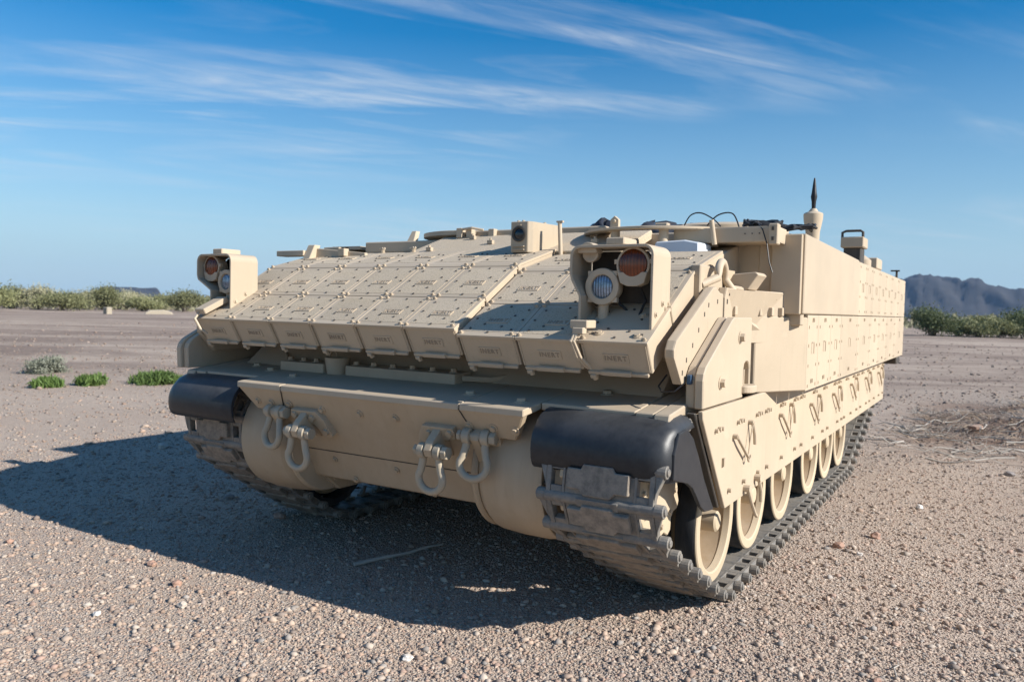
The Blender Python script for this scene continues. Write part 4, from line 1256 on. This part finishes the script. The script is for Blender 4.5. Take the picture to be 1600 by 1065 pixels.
bm_test = len(IV)
if bm_test != 12:   # icosphere(1) in this build has 12 verts; guard
    t_ = (1 + 5 ** .5) / 2
    IV = np.array([(-1, t_, 0), (1, t_, 0), (-1, -t_, 0), (1, -t_, 0), (0, -1, t_), (0, 1, t_), (0, -1, -t_), (0, 1, -t_), (t_, 0, -1), (t_, 0, 1), (-t_, 0, -1), (-t_, 0, 1)]) / 1.902
    IF = np.array([(0, 11, 5), (0, 5, 1), (0, 1, 7), (0, 7, 10), (0, 10, 11), (1, 5, 9), (5, 11, 4), (11, 10, 2), (10, 7, 6), (7, 1, 8), (3, 9, 4), (3, 4, 2), (3, 2, 6), (3, 6, 8), (3, 8, 9), (4, 9, 5), (2, 4, 11), (6, 2, 10), (8, 6, 7), (9, 8, 1)])
gravel('fine_gravel', 'small loose pebbles covering the near ground', 92000, 3, 2.6, 10.0, .0040, .0100, 1.15)
gravel('scattered_rocks', 'brown rocks scattered over the desert flat further off', 7000, 11, 9.0, 60.0, .014, .042, .8)
gravel('coarse_gravel', 'larger mixed stones strewn over the ground', 26000, 5, 2.6, 26.0, .0070, .021, 1.0)


def rock_mesh(seed):
    rr = random.Random(seed); bm = bmesh.new(); bmesh.ops.create_icosphere(bm, subdivisions=2, radius=1)
    ph = [rr.random() * 6 for _ in range(6)]
    for v in bm.verts:
        c = v.co
        d = 1 + .2 * math.sin(3 * c.x + ph[0]) * math.sin(2.5 * c.y + ph[1]) + .14 * math.sin(5 * c.z + ph[2] + 3 * c.x) + .10 * (rr.random() - .5)
        v.co = Vector((c.x * d, c.y * d * .85, c.z * d * .62))
    me = bpy.data.meshes.new('stone'); bm.to_mesh(me); bm.free(); return me


def stonemat(name, col):
    mt_, n_, b_ = new_mat(name)
    ps = n_('ShaderNodeNewGeometry').outputs['Position']
    f_ = n_.noise(ps, 35, 5, .65)
    n_.link(n_.mix(f_, tuple(x * .7 for x in col), tuple(min(1, x * 1.25) for x in col)), b_.inputs['Base Color'])
    b_.inputs['Roughness'].default_value = .9
    bump(n_, b_, f_, .5, .01)
    return mt_


SM = {'pale': stonemat('pale_stone', (.50, .43, .36)), 'red': stonemat('reddish_stone', (.42, .26, .19)), 'grey': stonemat('grey_stone', (.26, .23, .215)), 'white': stonemat('white_stone', (.66, .61, .55))}
ROCKS = [(-.653, -.597, .028, 'pale', 'pale rounded stone on sunlit gravel at the front left'),
         (.669, -.415, .024, 'white', 'white stone lying in the bottom centre of the gravel'),
         (-.95, -.42, .034, 'red', 'flat reddish stone just left of the front shadow edge'),
         (-1.35, -.30, .030, 'red', 'reddish pebble near the shadow edge at the far left front'),
         (-2.45, -.55, .026, 'red', 'small red stone at the left edge of the gravel'),
         (1.98, 2.55, .040, 'red', 'pinkish stone beside the third road wheel'),
         (2.16, 2.95, .040, 'red', 'larger pink stone out from the fourth road wheel'),
         (2.35, 4.1, .035, 'white', 'white stone beside the track near the last road wheels'),
         (2.12, 2.45, .022, 'white', 'small white pebble next to the pinkish stone by the track'),
         (2.45, .55, .020, 'red', 'small pink pebble in the open gravel at the right'),
         (-1.9, 1.3, .045, 'grey', 'grey stone in the shadow beside the left track'),
         (-1.55, .85, .045, 'red', 'reddish-brown stone in the shadow beneath the left fender'),
         (-2.3, 1.0, .040, 'grey', 'flat grey stone in the shadow left of the left track'),
         (-2.9, 2.6, .05, 'red', 'reddish stone in the far part of the shadow'),
         (-.9, -.9, .022, 'white', 'white pebble in the bottom left corner of the gravel'),
         (-1.05, -.86, .020, 'pale', 'pale pebble beside the white pebble at bottom left'),
         (-4.6, 2.0, .06, 'pale', 'pale stone beyond the shadow on the left'),
         (3.0, 6.2, .05, 'grey', 'dark grey stone on the right before the dirt bank'),
         (2.65, 9.3, .10, 'red', 'reddish clod at the foot of the dirt bank'),
         (3.35, 9.6, .09, 'grey', 'grey rock on the dirt bank at the right edge')]
for i, (x, y, r_, k, lab) in enumerate(ROCKS):
    me = rock_mesh(i); me.materials.append(SM[k])
    o = put(me, 'stone', None, None, Matrix.Translation((x, y, hills(x, y) + r_ * .35)) @ Matrix.Rotation(i * 1.1, 4, 'Z') @ Matrix.Scale(r_, 4))
    tag(o, lab, 'stone', 'single stones on the gravel')

# sticks
def stick(name, label, pts, r0, r1, cat='stick', group=None, twigs=()):
    g_ = G().tube(pts, r0, 7, taper=r1)
    for t in twigs: g_.tube(t, r1 * 1.1, 6, taper=r1 * .5)
    return tag(part(g_, name, 'wood', None, smooth=True), label, cat, group)


stick('dry_stick', 'thin grey curved stick lying in the shadow under the bow', [(-.37, .36, .02), (-.31, .52, .026), (-.245, .71, .022), (-.21, .86, .030), (-.18, .98, .022)], .012, .007)
stick('dry_twig', 'small pale twig on the gravel at lower right', [(2.52, .63, .01), (2.50, .70, .018), (2.515, .76, .012), (2.50, .82, .02)], .004, .002)
rr = random.Random(21)
BR = []
for i in range(20):
    x = 1.80 + rr.random() * 1.6; y = 6.2 + rr.random() * 4.2; a = rr.random() * 6.28; L = .5 + .8 * rr.random()
    pts = []
    px, py = x, y
    for k in range(6):
        pts.append((px, py, hills(px, py) + .02 + .05 * rr.random() + (.10 * k / 5 if rr.random() < .35 else 0)))
        a += (rr.random() - .5) * .8; px += math.cos(a) * L / 6; py += math.sin(a) * L / 6
    tw = []
    for k in (1, 2, 3, 4, 5):
        b_ = pts[k]; aa = a + (1 if rr.random() < .5 else -1) * (.6 + .6 * rr.random()); l2 = L * .3
        tw.append([b_, (b_[0] + math.cos(aa) * l2 * .5, b_[1] + math.sin(aa) * l2 * .5, b_[2] + .04 * rr.random()), (b_[0] + math.cos(aa) * l2, b_[1] + math.sin(aa) * l2, b_[2] + .06 * rr.random())])
    BR.append((pts, tw))
ORD = ('first', 'second', 'third', 'fourth', 'fifth', 'sixth', 'seventh', 'eighth', 'ninth', 'tenth', 'eleventh', 'twelfth', 'thirteenth', 'fourteenth', 'fifteenth', 'sixteenth', 'seventeenth', 'eighteenth', 'nineteenth', 'twentieth')
BR.sort(key=lambda q: math.atan2(q[0][2][0] - 2.82, q[0][2][1] + 3.1))
for i, (pts, tw) in enumerate(BR):
    stick('dead_branch', 'bleached dead branch behind the vehicle, %s from the left' % ORD[i], pts, .011, .003, 'branch', 'dead branches behind the vehicle', tw)


def bush(name, label, x, y, rx, h_, n_leaf, leaf, matname, seed, group=None, cat='bush', tree=False, n_cl=14, blade=False):
    rr = np.random.RandomState(seed)
    root = empty(name, (x, y, hills(x, y) if math.hypot(x, y) < 100 else 0.0)); tag(root, label, cat, group)
    z0 = WM[root].translation.z
    g_ = G(); cl = []
    for k in range(n_cl):
        a = rr.rand() * 6.283; q = rr.rand() ** .6
        zc = h_ * ((.30 if tree else .12) + (.62 if tree else .75) * rr.rand() * (1 - .45 * q))
        cl.append((x + rx * .8 * q * math.cos(a), y + rx * .8 * q * math.sin(a), z0 + zc))
    st = G()
    for c_ in cl[:10]:
        b0 = (x + (rr.rand() - .5) * rx * .25, y + (rr.rand() - .5) * rx * .25, z0 - .02)
        md = ((b0[0] * .6 + c_[0] * .4), (b0[1] * .6 + c_[1] * .4), b0[2] + (c_[2] - b0[2]) * .55)
        st.tube([b0, md, c_], h_ * (.022 if tree else .012), 5, taper=h_ * .004)
    part(st, 'trunk' if tree else 'stems', 'bark', root)
    cl = np.array(cl); idx = rr.randint(0, n_cl, n_leaf)
    sig = np.array([rx * .26, rx * .26, h_ * .13])
    pt = cl[idx] + rr.randn(n_leaf, 3) * sig
    pt[:, 2] = np.maximum(pt[:, 2], z0 + .02 * h_)
    d = rr.randn(n_leaf, 3)
    if blade: d[:, 2] = np.abs(d[:, 2]) * 2 + .6
    d /= np.linalg.norm(d, axis=1)[:, None]
    e = np.cross(d, rr.randn(n_leaf, 3)); e /= np.linalg.norm(e, axis=1)[:, None]
    L = leaf * (.6 + .8 * rr.rand(n_leaf, 1)); W_ = L * (.16 if blade else .42)
    v0_ = pt - d * L * .5; v1_ = pt + e * W_ * .5; v2_ = pt + d * L * .5; v3_ = pt - e * W_ * .5
    V = np.stack([v0_, v1_, v2_, v3_], 1).reshape(-1, 3)
    me = bpy.data.meshes.new('foliage')
    me.from_pydata([tuple(p) for p in V], [], [(4 * k, 4 * k + 1, 4 * k + 2, 4 * k + 3) for k in range(n_leaf)])
    put(me, 'crown' if tree else 'foliage', M[matname], root)
    return root


# near plants on the left
bush('sagebrush', 'grey-green rounded sagebrush on the sand at the left', -13.95, 5.75, .33, .38, 5200, .05, 'leaf_grey', 1)
bush('green_tuft', 'bright green tuft just below the grey sagebrush', -11.1, 4.25, .20, .20, 2400, .13, 'leaf_green', 2, 'bright green tufts', blade=True)
bush('green_tuft', 'bright green tuft right of the grey sagebrush', -10.95, 4.95, .23, .20, 2600, .13, 'leaf_green', 3, 'bright green tufts', blade=True)
bush('green_tuft', 'widest bright green tuft beside the left fender', -10.6, 6.0, .38, .25, 5000, .13, 'leaf_green', 4, 'bright green tufts', blade=True)
bush('grass_wisp', 'sparse pale grass wisp at the left bottom edge', -1.75, -1.02, .05, .05, 60, .03, 'leaf_pale', 6, blade=True)

rs = np.random.RandomState(31); nl = 16000
xx_ = 1.7 + 5.5 * rs.rand(nl) ** 1.3; yy_ = 7.2 + 6.5 * rs.rand(nl)
keep = (np.sin(xx_ * 3.1 + np.sin(yy_ * 2.3) * 2) + np.sin(yy_ * 2.7 + xx_) + rs.randn(nl) * .5) > .5
xx_, yy_ = xx_[keep], yy_[keep]; nl = len(xx_)
zz_ = np.array([hills(float(p), float(q)) for p, q in zip(xx_, yy_)])
base = np.stack([xx_, yy_, zz_], 1); d = rs.randn(nl, 3) * (.5, .5, .25); d[:, 2] = np.abs(d[:, 2]) + .06; d *= (.07 + .17 * rs.rand(nl, 1))
e = rs.randn(nl, 3); e[:, 2] *= .2; e = e / np.linalg.norm(e, axis=1)[:, None] * .004
V = np.stack([base - e, base + e, base + d], 1).reshape(-1, 3)
me = bpy.data.meshes.new('dry_weeds'); me.from_pydata([tuple(p) for p in V], [], [(3 * k, 3 * k + 1, 3 * k + 2) for k in range(nl)])
tag(put(me, 'dry_weeds', M['wood'], None), 'dry grey-brown weeds and straw on the dirt bank', kind='stuff')

rr = random.Random(77); g = G()
for i in range(420):
    q = rr.random(); x = 1.95 + 2.6 * rr.random() ** 1.2; y = 7.0 + 3.2 * rr.random() + .4 * x; a = rr.random() * 6.28; L = .12 + .45 * rr.random() ** 2
    z = hills(x, y) + .01; el = .1 + .5 * rr.random() ** 2
    p0 = (x, y, z); p1 = (x + L * .5 * math.cos(a), y + L * .5 * math.sin(a), z + L * .5 * el + .01); a += rr.random() - .5
    p2 = (p1[0] + L * .5 * math.cos(a), p1[1] + L * .5 * math.sin(a), max(z, p1[2] + L * .3 * (rr.random() - .5)))
    g.tube([p0, p1, p2], .0055, 4, taper=.002)
me = g.mesh('dry_brush')
tag(put(me, 'dry_brush', M['twig'], None), 'tangle of fine dry brown twigs beside the rear of the vehicle', kind='stuff')

# far desert shrubs, left: (azimuth deg from +y, distance, half-width, height, material)
rr = random.Random(5)
TONE = {'leaf_olive': 'olive', 'leaf_pale': 'pale yellowish', 'leaf_dark': 'dark green'}
i = 0
for az, dist, hw, hh, mm in ((-65.2, 105, 3.2, 4.2, 'leaf_olive'), (-64.0, 120, 3.4, 4.4, 'leaf_olive'), (-62.7, 118, 3.0, 4.6, 'leaf_pale'), (-61.4, 112, 3.6, 3.6, 'leaf_olive'), (-60.2, 130, 3.8, 4.8, 'leaf_pale'),
                           (-59.0, 122, 3.0, 4.9, 'leaf_olive'), (-57.8, 135, 3.8, 4.4, 'leaf_pale'), (-56.7, 118, 3.0, 3.2, 'leaf_olive'), (-55.6, 140, 3.6, 3.8, 'leaf_olive'), (-54.2, 120, 3.2, 4.6, 'leaf_olive'), (-53.0, 150, 4.2, 3.6, 'leaf_pale'),
                           (-51.8, 125, 3.2, 3.4, 'leaf_olive'), (-50.6, 120, 3.4, 3.2, 'leaf_olive'), (-48.9, 140, 4, 3.8, 'leaf_olive')):
    a = R(az); i += 1
    ordn = ('first', 'second', 'third', 'fourth', 'fifth', 'sixth', 'seventh', 'eighth', 'ninth', 'tenth', 'eleventh', 'twelfth', 'thirteenth', 'fourteenth')[i - 1]
    bush('desert_tree', '%s feathery desert tree, %s from the left along the far edge of the flat' % (TONE[mm], ordn), CX + dist * math.sin(a), CY + dist * math.cos(a), hw * .8, hh * .66, 5000, .28, mm, 40 + i, 'desert trees on the left skyline', 'tree', True)
# right
i = 0
for az, dist, hw, hh, mm, lab in ((-3.4, 78, 2.4, 4.2, 'leaf_dark', 'dark round desert tree nearest the rear of the vehicle'), (-2.0, 84, 1.8, 2.2, 'leaf_olive', 'low olive bush right of the dark round tree'), (-.9, 80, 2.6, 3.0, 'leaf_olive', 'broad olive bush in the middle right below the mountains'),
                                (.3, 78, 2.2, 2.3, 'leaf_olive', 'low bush in front of the dark trees at the right edge'), (1.6, 84, 3.2, 4.6, 'leaf_dark', 'tall dark green tree at the right edge below the mountains'), (2.9, 80, 3.0, 4.4, 'leaf_dark', 'dark tree cut by the right edge of the picture')):
    a = R(az); i += 1
    bush('desert_tree', lab, CX + dist * math.sin(a), CY + dist * math.cos(a), hw * .8, hh * .62, 6000, .20, mm, 80 + i, 'desert trees on the right', 'tree', True)
# low scrub belt that reads as one mass
rs = np.random.RandomState(9)
nl = 26000
az_ = np.radians(np.where(rs.rand(nl) < .7, -70 + 26 * rs.rand(nl), -6 + 14 * rs.rand(nl)))
dd = 125 + 190 * rs.rand(nl) ** .8
clump = np.floor(az_ * 220) * 12.9898; hgt = (.5 + .5 * np.sin(clump * 3.7)) * (1.2 + dd * .008)
pt = np.stack([CX + dd * np.sin(az_), CY + dd * np.cos(az_), hgt * rs.rand(nl)], 1)
d = rs.randn(nl, 3); d /= np.linalg.norm(d, axis=1)[:, None]; e = np.cross(d, rs.randn(nl, 3)); e /= np.linalg.norm(e, axis=1)[:, None]
L = .9 * (.6 + .8 * rs.rand(nl, 1))
V = np.stack([pt - d * L * .5, pt + e * L * .25, pt + d * L * .5, pt - e * L * .25], 1).reshape(-1, 3)
me = bpy.data.meshes.new('far_scrub'); me.from_pydata([tuple(p) for p in V], [], [(4 * k, 4 * k + 1, 4 * k + 2, 4 * k + 3) for k in range(nl)])
tag(put(me, 'far_scrub', M['leaf_pale'], None), 'belt of low pale scrub on the horizon', kind='stuff')
# pale concrete block and low wall among the far shrubs
a = R(-58.8); dist = 92
tag(part(G().box(CX + dist * math.sin(a) - .36, CX + dist * math.sin(a) + .36, CY + dist * math.cos(a) - .3, CY + dist * math.cos(a) + .3, -.1, .72), 'concrete_block', 'concrete', None, .06), 'small pale concrete block in front of the left trees', 'block')
a = R(-55.8); dist = 95
tag(part(G().prism([(-1.5, -.4, -.1), (1.6, -.4, -.1), (1.3, -.4, .30), (.5, -.4, .52), (-.9, -.4, .44), (-1.3, -.4, .2)], (0, .8, 0)), 'low_wall', 'concrete', None, .08, mat=Matrix.Translation((CX + dist * math.sin(a), CY + dist * math.cos(a), 0)) @ Matrix.Rotation(R(58), 4, 'Z')), 'long low pale earth wall in front of the left trees', 'wall')
